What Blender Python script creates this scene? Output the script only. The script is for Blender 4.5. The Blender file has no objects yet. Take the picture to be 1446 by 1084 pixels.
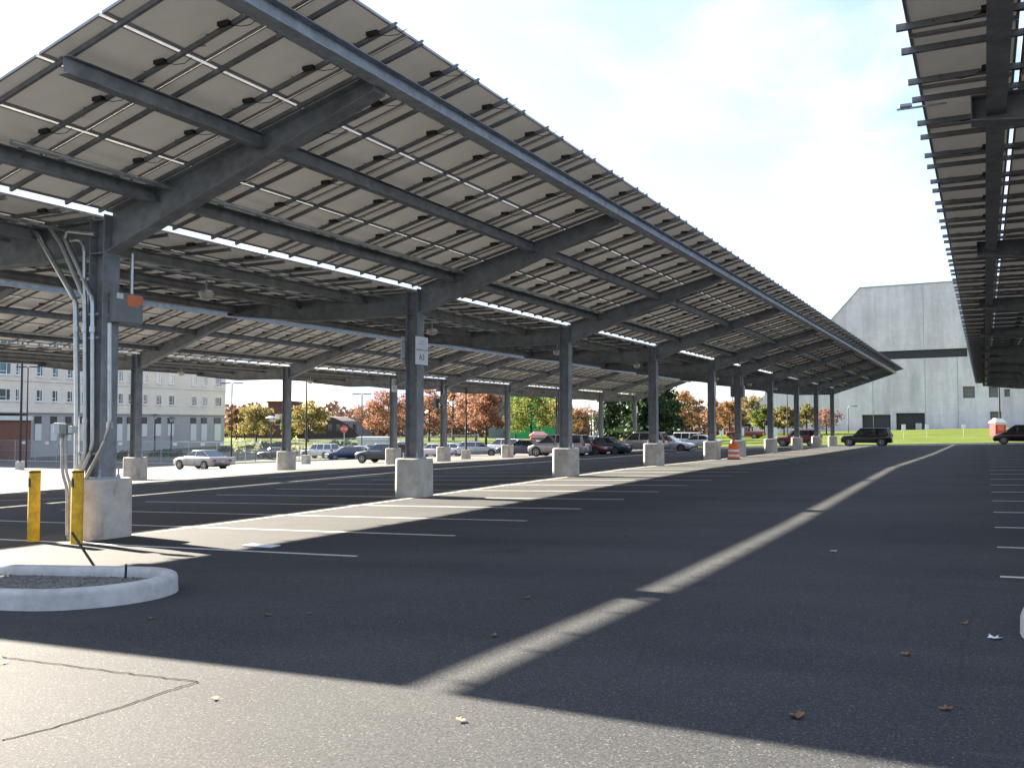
import bpy, bmesh, math, random
import numpy as np
from mathutils import Vector, Matrix
random.seed(7)
C = bpy.context.scene.collection
SC = bpy.context.scene
R_ = math.radians
# ---------------------------------------------------------------- camera model (plan units; K metres per unit, eye at the origin)
K = 1.2; EYE = 1.8
f = 1310.; cx, cy = 723., 542.
pitch = math.atan(56/f); psi = math.atan(667*math.cos(pitch)/f)
Fv = Vector((-math.sin(psi)*math.cos(pitch), math.cos(psi)*math.cos(pitch), math.sin(pitch)))
Rv = Vector((math.cos(psi), math.sin(psi), 0)); Uv = Rv.cross(Fv)
def ray(x, y): return Fv + Rv*((x-cx)/f) - Uv*((y-cy)/f)
def on_t(x, y, t): d = ray(x, y); return d*(t/d.y)
def on_z(x, y, z): d = ray(x, y); return d*(z/d.z)
def on_u(x, y, u): d = ray(x, y); return d*(u/d.x)
def W(p): return Vector((K*p[0], K*p[1], K*p[2]+EYE))
def lerp(x, T):
    if x <= T[0][0]: return T[0][1]
    for (a, b), (c, d) in zip(T, T[1:]):
        if x <= c: return b+(d-b)*(x-a)/(c-a)
    return T[-1][1]
def sst(x): x = max(0., min(1., x)); return x*x*(3-2*x)
GT = [(-60,-1.36),(-5,-1.36),(4,-1.40),(8,-1.45),(14,-1.46),(22,-1.43),(32,-1.40),(42,-1.48),(52,-1.55),(65,-1.60),(80,-1.66),(90,-1.80)]
def gz(u, t):
    s = .026*(min(u, 8)+2.6) - .015*max(0., -25-max(u, -62))
    s -= .026*max(0, -62-u)*-1
    return lerp(t, GT)+s
TF = [(-130,58),(-80,60),(-60,64),(-50,78),(-42,84),(-25,86),(-12,88),(60,90)]   # far edge of the lot
def tfar(u): return lerp(u, TF)
def H(u, t):
    T = tfar(u); d = t-T
    if d <= 0: return gz(u, t)
    return gz(u, T)+.05+.95*sst(d/65)
def gnd(x, y, fn=H):
    d = ray(x, y); lo, hi = .5, 600.
    for i in range(50):
        m = (lo+hi)/2; p = d*m
        if p.z > fn(p.x, p.y): lo = m
        else: hi = m
    return d*lo
def G(x, y): return W(gnd(x, y))
def at_depth(x, D):            # ground point under pixel column x at view depth D (units)
    d = ray(x, 600); p = d*D; p.z = H(p.x, p.y); return p
def pxh(p, n): return n*(p.dot(Fv))/f      # n pixels at p, in units

# ---------------------------------------------------------------- object helpers
def link(o): C.objects.link(o); return o
def tag(o, label=None, cat=None, group=None, kind=None):
    if label: o['label'] = label
    if cat: o['category'] = cat
    if group: o['group'] = group
    if kind: o['kind'] = kind
    return o
def empty(name, loc, rz=0., label=None, cat=None, group=None):
    o = link(bpy.data.objects.new(name, None)); o.location = loc; o.rotation_euler.z = rz; o.empty_display_size = .3
    return tag(o, label, cat, group)
def copy_tree(o, parent=None):
    c = o.copy(); C.objects.link(c); c.parent = parent
    for ch in [x for x in KIDS.get(o.name, [])]:
        k = copy_tree(ch, c); KIDS.setdefault(c.name, []).append(k)
    return c
KIDS = {}
class MB:
    def __init__(s): s.v = []; s.f = []; s.m = []; s.sm = []
    def add(s, vs, fs, mi=0, smooth=False):
        b = len(s.v); s.v += [tuple(v) for v in vs]
        for q in fs: s.f.append([i+b for i in q]); s.m.append(mi); s.sm.append(smooth)
    def box(s, a, b, mi=0):
        x0, y0, z0 = a; x1, y1, z1 = b
        s.add([(x0,y0,z0),(x1,y0,z0),(x1,y1,z0),(x0,y1,z0),(x0,y0,z1),(x1,y0,z1),(x1,y1,z1),(x0,y1,z1)],
              [(0,3,2,1),(4,5,6,7),(0,1,5,4),(1,2,6,5),(2,3,7,6),(3,0,4,7)], mi)
    def hexa(s, vs, mi=0): s.add(vs, [(0,3,2,1),(4,5,6,7),(0,1,5,4),(1,2,6,5),(2,3,7,6),(3,0,4,7)], mi)
    def prism(s, poly, z0, z1, mi=0, scale_top=1.0, c=(0,0)):
        n = len(poly)
        vs = [(x, y, z0) for x, y in poly]+[(c[0]+(x-c[0])*scale_top, c[1]+(y-c[1])*scale_top, z1) for x, y in poly]
        s.add(vs, [list(range(n))[::-1], list(range(n, 2*n))]+[(i, (i+1) % n, n+(i+1) % n, n+i) for i in range(n)], mi)
    def tube(s, pts, r, n=8, mi=0, smooth=True, cap=True):
        pts = [Vector(p) for p in pts]; rs = r if isinstance(r, (list, tuple)) else [r]*len(pts)
        rings = []; up = Vector((0, 0, 1))
        for i, p in enumerate(pts):
            d = (pts[min(i+1, len(pts)-1)]-pts[max(i-1, 0)]).normalized()
            a = d.cross(up if abs(d.z) < .9 else Vector((0, 1, 0))).normalized(); b = d.cross(a)
            rings.append([p+a*rs[i]*math.cos(2*math.pi*k/n)+b*rs[i]*math.sin(2*math.pi*k/n) for k in range(n)])
        vs = [v for q in rings for v in q]; fs = []
        for i in range(len(pts)-1):
            for k in range(n): fs.append((i*n+k, (i+1)*n+k, (i+1)*n+(k+1) % n, i*n+(k+1) % n))
        s.add(vs, fs, mi, smooth)
        if cap:
            s.add(rings[0], [list(range(n))], mi); s.add(rings[-1], [list(range(n))[::-1]], mi)
    def cyl(s, c, r, h, n=16, mi=0, r2=None):
        s.tube([c, (c[0], c[1], c[2]+h)], [r, r if r2 is None else r2], n, mi)
    def disc_y(s, c, r, y0, y1, n=20, mi=0):     # cylinder with axis along y
        vs = [(c[0]+r*math.cos(2*math.pi*k/n), y0, c[1]+r*math.sin(2*math.pi*k/n)) for k in range(n)]
        vs += [(x, y1, z) for x, _, z in vs]
        s.add(vs, [list(range(n)), list(range(n, 2*n))[::-1]]+[(k, n+k, n+(k+1) % n, (k+1) % n) for k in range(n)], mi)
    def mesh(s, name, mats):
        me = bpy.data.meshes.new(name); me.from_pydata(s.v, [], s.f)
        for m in (mats if isinstance(mats, (list, tuple)) else [mats]): me.materials.append(m)
        me.polygons.foreach_set('material_index', s.m); me.polygons.foreach_set('use_smooth', s.sm)
        me.update(); return me
    def obj(s, name, mats, parent=None, loc=None, bevel=0, seg=2, recalc=True):
        me = s.mesh(name, mats)
        if recalc or bevel:
            bm = bmesh.new(); bm.from_mesh(me)
            if bevel:
                bmesh.ops.remove_doubles(bm, verts=bm.verts, dist=1e-5)
            bmesh.ops.recalc_face_normals(bm, faces=bm.faces)
            if bevel:
                es = [e for e in bm.edges if len(e.link_faces) == 2 and e.calc_face_angle(0) > .6]
                bmesh.ops.bevel(bm, geom=es, offset=bevel, segments=seg, affect='EDGES', profile=.5, clamp_overlap=True)
            bm.to_mesh(me); bm.free()
        return put(name, me, parent, loc)
def put(name, me, parent=None, loc=None, rz=0.):
    o = link(bpy.data.objects.new(name, me))
    if parent is not None:
        o.parent = parent; KIDS.setdefault(parent.name, []).append(o)
    if loc is not None: o.location = loc
    if rz: o.rotation_euler.z = rz
    return o
def ibeam_path(mb, p0, p1, depth0, depth1, width, tf=.018, tw=.014, top=True):
    """I section from p0 to p1 (points on the top line), depth downwards"""
    p0 = Vector(p0); p1 = Vector(p1); d = (p1-p0).normalized(); s = d.cross(Vector((0, 0, 1))).normalized()*(width/2)
    sw = s.normalized()*tw/2; z = Vector((0, 0, 1))
    def slab(a0, a1, h0, h1, sv): # a0: top pt; h: heights
        mb.hexa([a0-sv-z*h0, a1-sv-z*h1, a1+sv-z*h1, a0+sv-z*h0, a0-sv, a1-sv, a1+sv, a0+sv])
    slab(p0, p1, tf, tf, s)
    slab(p0-z*tf, p1-z*tf, depth0-2*tf, depth1-2*tf, sw)
    slab(p0-z*(depth0-tf), p1-z*(depth1-tf), tf, tf, s)

# ---------------------------------------------------------------- materials
MATS = {}
def nodes(name):
    m = bpy.data.materials.new(name); m.use_nodes = True; nt = m.node_tree
    return m, nt, nt.nodes['Principled BSDF']
def N(nt, t, **kw):
    n = nt.nodes.new(t)
    for k, v in kw.items():
        if k in n.inputs: n.inputs[k].default_value = v
        else: setattr(n, k, v)
    return n
def mat(name, col, rough=.6, metal=0., var=.12, scale=6., bump=0., bscale=60., spec=.5, col2=None, coat=0., trans=0., detail=6., obj_var=0.):
    if name in MATS: return MATS[name]
    m, nt, b = nodes(name); L = nt.links.new
    tc = N(nt, 'ShaderNodeTexCoord'); no = N(nt, 'ShaderNodeTexNoise', Scale=scale, Detail=detail, Roughness=.65)
    L(tc.outputs['Object'], no.inputs['Vector'])
    cr = N(nt, 'ShaderNodeValToRGB'); e = cr.color_ramp.elements
    c2 = col2 or tuple(min(1, c*(1+var)) for c in col); c1 = tuple(c*(1-var) for c in col)
    e[0].position = .33; e[0].color = (*c1, 1); e[1].position = .68; e[1].color = (*c2, 1)
    L(no.outputs['Fac'], cr.inputs['Fac']); out = cr.outputs['Color']
    if obj_var:
        oi = N(nt, 'ShaderNodeObjectInfo'); hs = N(nt, 'ShaderNodeHueSaturation')
        mr = N(nt, 'ShaderNodeMapRange'); mr.inputs['To Min'].default_value = 1-obj_var; mr.inputs['To Max'].default_value = 1+obj_var
        L(oi.outputs['Random'], mr.inputs['Value']); L(mr.outputs[0], hs.inputs['Value']); L(out, hs.inputs['Color']); out = hs.outputs['Color']
    L(out, b.inputs['Base Color'])
    b.inputs['Roughness'].default_value = rough; b.inputs['Metallic'].default_value = metal
    b.inputs['Specular IOR Level'].default_value = spec; b.inputs['Coat Weight'].default_value = coat
    if bump:
        n2 = N(nt, 'ShaderNodeTexNoise', Scale=bscale, Detail=4.); bp = N(nt, 'ShaderNodeBump', Strength=bump, Distance=.01)
        L(tc.outputs['Object'], n2.inputs['Vector']); L(n2.outputs['Fac'], bp.inputs['Height']); L(bp.outputs[0], b.inputs['Normal'])
    MATS[name] = m; return m
def leafmat(name, cols, trans=.5):
    m, nt, b = nodes(name); L = nt.links.new
    g = N(nt, 'ShaderNodeNewGeometry'); cr = N(nt, 'ShaderNodeValToRGB'); cr.color_ramp.interpolation = 'LINEAR'
    el = cr.color_ramp.elements
    while len(el) < len(cols): el.new(.5)
    for i, c in enumerate(cols): el[i].position = i/(len(cols)-1); el[i].color = (*c, 1)
    tc = N(nt, 'ShaderNodeTexCoord'); no = N(nt, 'ShaderNodeTexNoise', Scale=.35, Detail=2.)
    L(tc.outputs['Object'], no.inputs['Vector'])
    mx = N(nt, 'ShaderNodeMath', operation='MULTIPLY_ADD'); mx.inputs[1].default_value = .45
    ms = N(nt, 'ShaderNodeMath', operation='MULTIPLY_ADD'); ms.inputs[1].default_value = 1.3; ms.inputs[2].default_value = -.38
    L(no.outputs['Fac'], ms.inputs[0]); L(g.outputs['Random Per Island'], mx.inputs[0]); L(ms.outputs[0], mx.inputs[2])
    L(mx.outputs[0], cr.inputs['Fac']); L(cr.outputs['Color'], b.inputs['Base Color'])
    b.inputs['Roughness'].default_value = .6; b.inputs['Specular IOR Level'].default_value = .25
    tr = N(nt, 'ShaderNodeBsdfTranslucent'); L(cr.outputs['Color'], tr.inputs['Color'])
    mix = N(nt, 'ShaderNodeMixShader'); mix.inputs[0].default_value = trans
    out = nt.nodes['Material Output']; L(b.outputs[0], mix.inputs[1]); L(tr.outputs[0], mix.inputs[2]); L(mix.outputs[0], out.inputs['Surface'])
    MATS[name] = m; return m

def asphalt_mat():
    m, nt, b = nodes('asphalt'); L = nt.links.new
    tc = N(nt, 'ShaderNodeTexCoord'); o = tc.outputs['Object']
    fine = N(nt, 'ShaderNodeTexNoise', Scale=58., Detail=3., Roughness=.75); L(o, fine.inputs['Vector'])
    vor = N(nt, 'ShaderNodeTexVoronoi', Scale=170.); L(o, vor.inputs['Vector'])
    big = N(nt, 'ShaderNodeTexNoise', Scale=.22, Detail=7., Roughness=.6, Distortion=.6)
    mp = N(nt, 'ShaderNodeMapping'); mp.inputs['Scale'].default_value = (.55, 1.6, 1); L(o, mp.inputs['Vector']); L(mp.outputs[0], big.inputs['Vector'])
    cr = N(nt, 'ShaderNodeValToRGB'); e = cr.color_ramp.elements
    e[0].position = .40; e[0].color = (.0125, .0145, .0175, 1); e[1].position = .60; e[1].color = (.044, .0465, .049, 1)
    L(fine.outputs['Fac'], cr.inputs['Fac'])
    r2 = N(nt, 'ShaderNodeValToRGB'); e = r2.color_ramp.elements
    e[0].position = .34; e[0].color = (.55, .58, .66, 1); e[1].position = .66; e[1].color = (1.30, 1.27, 1.22, 1); L(big.outputs['Fac'], r2.inputs['Fac'])
    mu = N(nt, 'ShaderNodeMix', data_type='RGBA', blend_type='MULTIPLY'); mu.inputs[0].default_value = 1
    L(cr.outputs[0], mu.inputs[6]); L(r2.outputs[0], mu.inputs[7])
    # pale aggregate specks
    sp = N(nt, 'ShaderNodeTexNoise', Scale=62., Detail=1., Roughness=.6); L(o, sp.inputs['Vector'])
    sr = N(nt, 'ShaderNodeMapRange'); sr.inputs['From Min'].default_value = .64; sr.inputs['From Max'].default_value = .70; L(sp.outputs['Fac'], sr.inputs['Value'])
    mx = N(nt, 'ShaderNodeMix', data_type='RGBA'); L(sr.outputs[0], mx.inputs[0]); L(mu.outputs[2], mx.inputs[6]); mx.inputs[7].default_value = (.115, .112, .105, 1)
    # long scuffs
    sc = N(nt, 'ShaderNodeTexNoise', Scale=1.2, Detail=8., Roughness=.7); mp2 = N(nt, 'ShaderNodeMapping'); mp2.inputs['Scale'].default_value = (.25, 3.2, 1); mp2.inputs['Rotation'].default_value = (0, 0, .2)
    L(o, mp2.inputs['Vector']); L(mp2.outputs[0], sc.inputs['Vector'])
    s2 = N(nt, 'ShaderNodeMapRange'); s2.inputs['From Min'].default_value = .60; s2.inputs['From Max'].default_value = .75; s2.inputs['To Max'].default_value = .35; L(sc.outputs['Fac'], s2.inputs['Value'])
    m3 = N(nt, 'ShaderNodeMix', data_type='RGBA'); L(s2.outputs[0], m3.inputs[0]); L(mx.outputs[2], m3.inputs[6]); m3.inputs[7].default_value = (.09, .087, .08, 1)
    ov = N(nt, 'ShaderNodeTexVoronoi', Scale=.42); ov.inputs['Randomness'].default_value = 1; L(o, ov.inputs['Vector'])
    on = N(nt, 'ShaderNodeTexNoise', Scale=3.5, Detail=6.); L(o, on.inputs['Vector']); oa = N(nt, 'ShaderNodeMath', operation='MULTIPLY_ADD'); oa.inputs[1].default_value = .5; L(on.outputs['Fac'], oa.inputs[0]); L(ov.outputs['Distance'], oa.inputs[2])
    om = N(nt, 'ShaderNodeMapRange'); om.inputs['From Min'].default_value = .36; om.inputs['From Max'].default_value = .50; om.inputs['To Min'].default_value = .55; om.inputs['To Max'].default_value = 0.; L(oa.outputs[0], om.inputs['Value'])
    m5 = N(nt, 'ShaderNodeMix', data_type='RGBA'); L(om.outputs[0], m5.inputs[0]); L(m3.outputs[2], m5.inputs[6]); m5.inputs[7].default_value = (.014, .014, .015, 1)
    cn = N(nt, 'ShaderNodeTexVoronoi', Scale=.3, feature='DISTANCE_TO_EDGE'); cw = N(nt, 'ShaderNodeTexNoise', Scale=1.6, Detail=5.); L(o, cw.inputs['Vector'])
    cm = N(nt, 'ShaderNodeMix', data_type='VECTOR'); cm.inputs[0].default_value = .12; L(o, cm.inputs[4]); L(cw.outputs['Color'], cm.inputs[5]); L(cm.outputs[1], cn.inputs['Vector'])
    cq = N(nt, 'ShaderNodeMapRange'); cq.inputs['From Min'].default_value = .0005; cq.inputs['From Max'].default_value = .004; cq.inputs['To Min'].default_value = .35; cq.inputs['To Max'].default_value = 0.; L(cn.outputs['Distance'], cq.inputs['Value'])
    m6 = N(nt, 'ShaderNodeMix', data_type='RGBA'); L(cq.outputs[0], m6.inputs[0]); L(m5.outputs[2], m6.inputs[6]); m6.inputs[7].default_value = (.012, .012, .012, 1)
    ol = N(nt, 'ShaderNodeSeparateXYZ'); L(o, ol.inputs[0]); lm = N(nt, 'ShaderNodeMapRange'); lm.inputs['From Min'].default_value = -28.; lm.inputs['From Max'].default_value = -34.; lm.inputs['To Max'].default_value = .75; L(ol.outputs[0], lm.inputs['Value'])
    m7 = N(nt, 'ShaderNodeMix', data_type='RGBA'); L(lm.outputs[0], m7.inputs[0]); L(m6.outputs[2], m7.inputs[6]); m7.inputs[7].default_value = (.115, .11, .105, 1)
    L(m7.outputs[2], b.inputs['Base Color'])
    b.inputs['Roughness'].default_value = .85; b.inputs['Specular IOR Level'].default_value = .3
    bp = N(nt, 'ShaderNodeBump', Strength=.5, Distance=.008); L(fine.outputs['Fac'], bp.inputs['Height']); L(bp.outputs[0], b.inputs['Normal'])
    MATS['asphalt'] = m; return m
def grass_mat():
    m, nt, b = nodes('grass'); L = nt.links.new
    tc = N(nt, 'ShaderNodeTexCoord'); o = tc.outputs['Object']
    a = N(nt, 'ShaderNodeTexNoise', Scale=.12, Detail=8., Roughness=.7); L(o, a.inputs['Vector'])
    cr = N(nt, 'ShaderNodeValToRGB'); e = cr.color_ramp.elements
    e[0].position = .3; e[0].color = (.050, .078, .011, 1); e[1].position = .7; e[1].color = (.10, .125, .019, 1); L(a.outputs['Fac'], cr.inputs['Fac'])
    L(cr.outputs[0], b.inputs['Base Color']); b.inputs['Roughness'].default_value = .9; b.inputs['Specular IOR Level'].default_value = .1
    n2 = N(nt, 'ShaderNodeTexNoise', Scale=9., Detail=6.); bp = N(nt, 'ShaderNodeBump', Strength=.9, Distance=.08); L(o, n2.inputs['Vector']); L(n2.outputs['Fac'], bp.inputs['Height']); L(bp.outputs[0], b.inputs['Normal'])
    MATS['grass'] = m; return m
def concrete_mat(name, col, stain=(.25, .2, .14), rough=.85, obj_var=.05, streak=.5):
    m, nt, b = nodes(name); L = nt.links.new
    tc = N(nt, 'ShaderNodeTexCoord'); oi = N(nt, 'ShaderNodeObjectInfo'); ad = N(nt, 'ShaderNodeVectorMath', operation='ADD')
    L(tc.outputs['Object'], ad.inputs[0]); L(oi.outputs['Location'], ad.inputs[1]); o = ad.outputs[0]
    a = N(nt, 'ShaderNodeTexNoise', Scale=3., Detail=9., Roughness=.7); L(o, a.inputs['Vector'])
    cr = N(nt, 'ShaderNodeValToRGB'); e = cr.color_ramp.elements
    e[0].position = .3; e[0].color = (*[c*.72 for c in col], 1); e[1].position = .65; e[1].color = (*[min(1, c*1.12) for c in col], 1); L(a.outputs['Fac'], cr.inputs['Fac'])
    s = N(nt, 'ShaderNodeTexNoise', Scale=1.7, Detail=6., Roughness=.6); mp = N(nt, 'ShaderNodeMapping'); mp.inputs['Scale'].default_value = (1.5, 1.5, .6); L(o, mp.inputs['Vector']); L(mp.outputs[0], s.inputs['Vector'])
    mr = N(nt, 'ShaderNodeMapRange'); mr.inputs['From Min'].default_value = .56; mr.inputs['From Max'].default_value = .72; mr.inputs['To Max'].default_value = streak; L(s.outputs['Fac'], mr.inputs['Value'])
    mx = N(nt, 'ShaderNodeMix', data_type='RGBA'); L(mr.outputs[0], mx.inputs[0]); L(cr.outputs[0], mx.inputs[6]); mx.inputs[7].default_value = (*stain, 1)
    L(mx.outputs[2], b.inputs['Base Color']); b.inputs['Roughness'].default_value = rough; b.inputs['Specular IOR Level'].default_value = .3
    n2 = N(nt, 'ShaderNodeTexNoise', Scale=28., Detail=5.); bp = N(nt, 'ShaderNodeBump', Strength=.35, Distance=.01); L(o, n2.inputs['Vector']); L(n2.outputs['Fac'], bp.inputs['Height']); L(bp.outputs[0], b.inputs['Normal'])
    MATS[name] = m; return m
def wall_mat(name, col, bw, bh, mortar, off=.5, ms=.02, streak=0., var=.1, rough=.9):
    m, nt, b = nodes(name); L = nt.links.new
    tc = N(nt, 'ShaderNodeTexCoord'); sx = N(nt, 'ShaderNodeSeparateXYZ'); cb = N(nt, 'ShaderNodeCombineXYZ'); L(tc.outputs['Object'], sx.inputs[0])
    sm = N(nt, 'ShaderNodeMath', operation='ADD'); L(sx.outputs[0], sm.inputs[0]); L(sx.outputs[1], sm.inputs[1])
    L(sm.outputs[0], cb.inputs[0]); L(sx.outputs[2], cb.inputs[1])
    br = N(nt, 'ShaderNodeTexBrick', Scale=1.); br.offset = off
    br.inputs['Brick Width'].default_value = bw; br.inputs['Row Height'].default_value = bh; br.inputs['Mortar Size'].default_value = ms
    br.inputs['Color1'].default_value = (*[c*(1-var) for c in col], 1); br.inputs['Color2'].default_value = (*[min(1, c*(1+var)) for c in col], 1); br.inputs['Mortar'].default_value = (*mortar, 1)
    L(cb.outputs[0], br.inputs['Vector']); out = br.outputs['Color']
    no = N(nt, 'ShaderNodeTexNoise', Scale=.9, Detail=8., Roughness=.7); mp = N(nt, 'ShaderNodeMapping'); mp.inputs['Scale'].default_value = (.35, .35, .06)
    L(tc.outputs['Object'], mp.inputs['Vector']); L(mp.outputs[0], no.inputs['Vector'])
    mr = N(nt, 'ShaderNodeMapRange'); mr.inputs['From Min'].default_value = .40; mr.inputs['From Max'].default_value = .66; mr.inputs['To Max'].default_value = streak; L(no.outputs['Fac'], mr.inputs['Value'])
    n3 = N(nt, 'ShaderNodeTexNoise', Scale=.35, Detail=9., Roughness=.75); L(tc.outputs['Object'], n3.inputs['Vector'])
    r3 = N(nt, 'ShaderNodeMapRange'); r3.inputs['From Min'].default_value = .35; r3.inputs['From Max'].default_value = .7; r3.inputs['To Max'].default_value = streak*.55; L(n3.outputs['Fac'], r3.inputs['Value'])
    mx = N(nt, 'ShaderNodeMix', data_type='RGBA'); L(mr.outputs[0], mx.inputs[0]); L(out, mx.inputs[6]); mx.inputs[7].default_value = (*[c*.42 for c in col], 1)
    m4 = N(nt, 'ShaderNodeMix', data_type='RGBA'); L(r3.outputs[0], m4.inputs[0]); L(mx.outputs[2], m4.inputs[6]); m4.inputs[7].default_value = (*[c*.6 for c in col], 1)
    L(m4.outputs[2], b.inputs['Base Color']); b.inputs['Roughness'].default_value = rough; b.inputs['Specular IOR Level'].default_value = .25
    MATS[name] = m; return m

ASPH = asphalt_mat(); GRASS = grass_mat()
CONC = concrete_mat('footing_concrete', (.48, .45, .405), (.22, .14, .08), streak=.6); CURB = concrete_mat('kerb_concrete', (.42, .42, .41), streak=.25)
STEEL = mat('painted_steel', (.20, .212, .228), .62, .0, .3, 3., .15, 40., spec=.4)
STEELB = mat('galvanised_steel', (.32, .36, .40), .6, .3, .25, 5., .1, 40.)
JOIST = mat('joist_steel', (.17, .18, .19), .6, .2, .2, 4.)
COND = mat('conduit_metal', (.42, .45, .46), .33, .75, .15, 8.)
BACK = mat('panel_backsheet', (.56, .51, .44), .55, 0, .07, 1.2, spec=.35, obj_var=.07)
def laminate():
    m, nt, b = nodes('panel_laminate'); L = nt.links.new
    b.inputs['Base Color'].default_value = (.01, .014, .035, 1); b.inputs['Roughness'].default_value = .1
    oi = N(nt, 'ShaderNodeObjectInfo'); tc = N(nt, 'ShaderNodeTexCoord'); no = N(nt, 'ShaderNodeTexNoise', Scale=1.1, Detail=4.); L(tc.outputs['Object'], no.inputs['Vector'])
    ad = N(nt, 'ShaderNodeMath', operation='MULTIPLY_ADD'); ad.inputs[1].default_value = .14; L(oi.outputs['Random'], ad.inputs[0]); L(no.outputs['Fac'], ad.inputs[2])
    cr = N(nt, 'ShaderNodeValToRGB'); e = cr.color_ramp.elements; e[0].position = .3; e[0].color = (.43, .43, .415, 1); e[1].position = .85; e[1].color = (.62, .61, .59, 1); L(ad.outputs[0], cr.inputs['Fac'])
    bk = N(nt, 'ShaderNodeBsdfPrincipled'); L(cr.outputs[0], bk.inputs['Base Color']); bk.inputs['Roughness'].default_value = .6
    tr = N(nt, 'ShaderNodeBsdfTranslucent'); tr.inputs['Color'].default_value = (.92, .90, .86, 1)
    mt = N(nt, 'ShaderNodeMixShader'); mt.inputs[0].default_value = .0155; L(bk.outputs[0], mt.inputs[1]); L(tr.outputs[0], mt.inputs[2])
    g = N(nt, 'ShaderNodeNewGeometry'); mx = N(nt, 'ShaderNodeMixShader'); L(g.outputs['Backfacing'], mx.inputs[0]); L(b.outputs[0], mx.inputs[1]); L(mt.outputs[0], mx.inputs[2])
    L(mx.outputs[0], nt.nodes['Material Output'].inputs['Surface']); return m
LAM = laminate()
PFRM = mat('panel_frame', (.30, .30, .30), .4, .6, .1)
PGLS = mat('panel_glass', (.01, .014, .035), .08, 0, .2, 4., spec=.8)
BLACK = mat('black_plastic', (.012, .012, .013), .5, 0, .2)
PAINT = None
def line_mat():
    m, nt, b = nodes('line_paint'); L = nt.links.new
    tc = N(nt, 'ShaderNodeTexCoord'); a = N(nt, 'ShaderNodeTexNoise', Scale=14., Detail=8., Roughness=.8); L(tc.outputs['Object'], a.inputs['Vector'])
    cr = N(nt, 'ShaderNodeValToRGB'); e = cr.color_ramp.elements; e[0].position = .34; e[0].color = (.14, .135, .125, 1); e[1].position = .47; e[1].color = (.56, .56, .54, 1)
    L(a.outputs['Fac'], cr.inputs['Fac']); L(cr.outputs[0], b.inputs['Base Color']); b.inputs['Roughness'].default_value = .7
    MATS['line'] = m; return m
LINE = line_mat()

# ---------------------------------------------------------------- ground
def frange(a, b, s):
    n = max(1, int(round((b-a)/s))); return [a+(b-a)*i/n for i in range(n+1)]
def build_ground():
    us = frange(-700, -140, 40)[:-1]+frange(-140, 60, 4)[:-1]+frange(60, 500, 40)
    ts = frange(-150, -20, 26)[:-1]+frange(-20, 60, 4)[:-1]+frange(60, 200, 2.5)[:-1]+frange(200, 900, 70)
    mb = MB(); n = len(ts); vs = []
    for u in us:
        for t in ts:
            z = H(u, t)
            if t < tfar(u)+1.5 and -130 < u < 60 and t > -60: z -= .12
            if t > 200: z -= 0
            vs.append(W((u, t, z)))
    mb.add(vs, [(i*n+j, (i+1)*n+j, (i+1)*n+j+1, i*n+j+1) for i in range(len(us)-1) for j in range(n-1)], smooth=True)
    tag(mb.obj('grass_ground', GRASS, recalc=False), kind='structure')
    us = frange(-130, -40, 3)[:-1]+frange(-40, 12, 1)[:-1]+frange(12, 60, 6)
    mb = MB(); vs = []; fr = frange(0, 1, .0125); n = len(fr)
    for u in us:
        T = tfar(u)
        for q in fr:
            t = -60+(T+60)*q; vs.append(W((u, t, gz(u, t))))
    mb.add(vs, [(i*n+j, (i+1)*n+j, (i+1)*n+j+1, i*n+j+1) for i in range(len(us)-1) for j in range(n-1)], smooth=True)
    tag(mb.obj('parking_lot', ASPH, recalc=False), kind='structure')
    # kerb along the far edge
    mb = MB()
    for a, b in zip(us, us[1:]):
        pa = [(a, tfar(a)+.02), (a, tfar(a)+.16)]; pb = [(b, tfar(b)+.02), (b, tfar(b)+.16)]
        q = []
        for dz in (-.1, .1):
            for (u, t) in (pa[0], pb[0], pb[1], pa[1]): q.append(W((u, t, gz(u, tfar(u))+dz)))
        mb.hexa(q)
    tag(mb.obj('kerb', CURB), kind='structure')
build_ground()

def bare():
    m, nt, b = nodes('bare_ground'); L = nt.links.new; tc = N(nt, 'ShaderNodeTexCoord'); a = N(nt, 'ShaderNodeTexNoise', Scale=.25, Detail=8., Roughness=.7); L(tc.outputs['Object'], a.inputs['Vector'])
    cr = N(nt, 'ShaderNodeValToRGB'); e = cr.color_ramp.elements; e[0].position = .38; e[0].color = (.055, .058, .032, 1); e[1].position = .62; e[1].color = (.12, .105, .075, 1); L(a.outputs['Fac'], cr.inputs['Fac']); L(cr.outputs[0], b.inputs['Base Color']); b.inputs['Roughness'].default_value = .9
    us = frange(-125, -44, 2); mb = MB(); vs = []; n = 24
    for u in us:
        far = 30+6*math.sin(u*.3); s = min(1., (-43.-u)/6)
        for k in range(n): t = tfar(u)+1.8+far*s*k/(n-1); vs.append(W((u, t, H(u, t)+.03)))
    mb.add(vs, [(i*n+j, (i+1)*n+j, (i+1)*n+j+1, i*n+j+1) for i in range(len(us)-1) for j in range(n-1)], 0, True); tag(mb.obj('bare_ground', m, recalc=False), kind='structure')
bare()
def strip(mb, pts, w, dz=.004):      # painted line along plan points, w in units
    P = []
    for (a, b) in zip(pts, pts[1:]):
        n = max(1, int(math.dist(a, b)/.8))
        P += [(a[0]+(b[0]-a[0])*i/n, a[1]+(b[1]-a[1])*i/n) for i in range(n)]
    P.append(pts[-1]); vs = []
    for i, p in enumerate(P):
        a = P[max(0, i-1)]; b = P[min(len(P)-1, i+1)]; d = Vector((b[0]-a[0], b[1]-a[1])).normalized(); nx, ny = -d.y*w/2, d.x*w/2
        for s in (1, -1):
            u, t = p[0]+s*nx, p[1]+s*ny; v = W((u, t, gz(u, t))); v.z += dz; vs.append(v)
    mb.add(vs, [(2*i, 2*i+1, 2*i+3, 2*i+2) for i in range(len(P)-1)])
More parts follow.
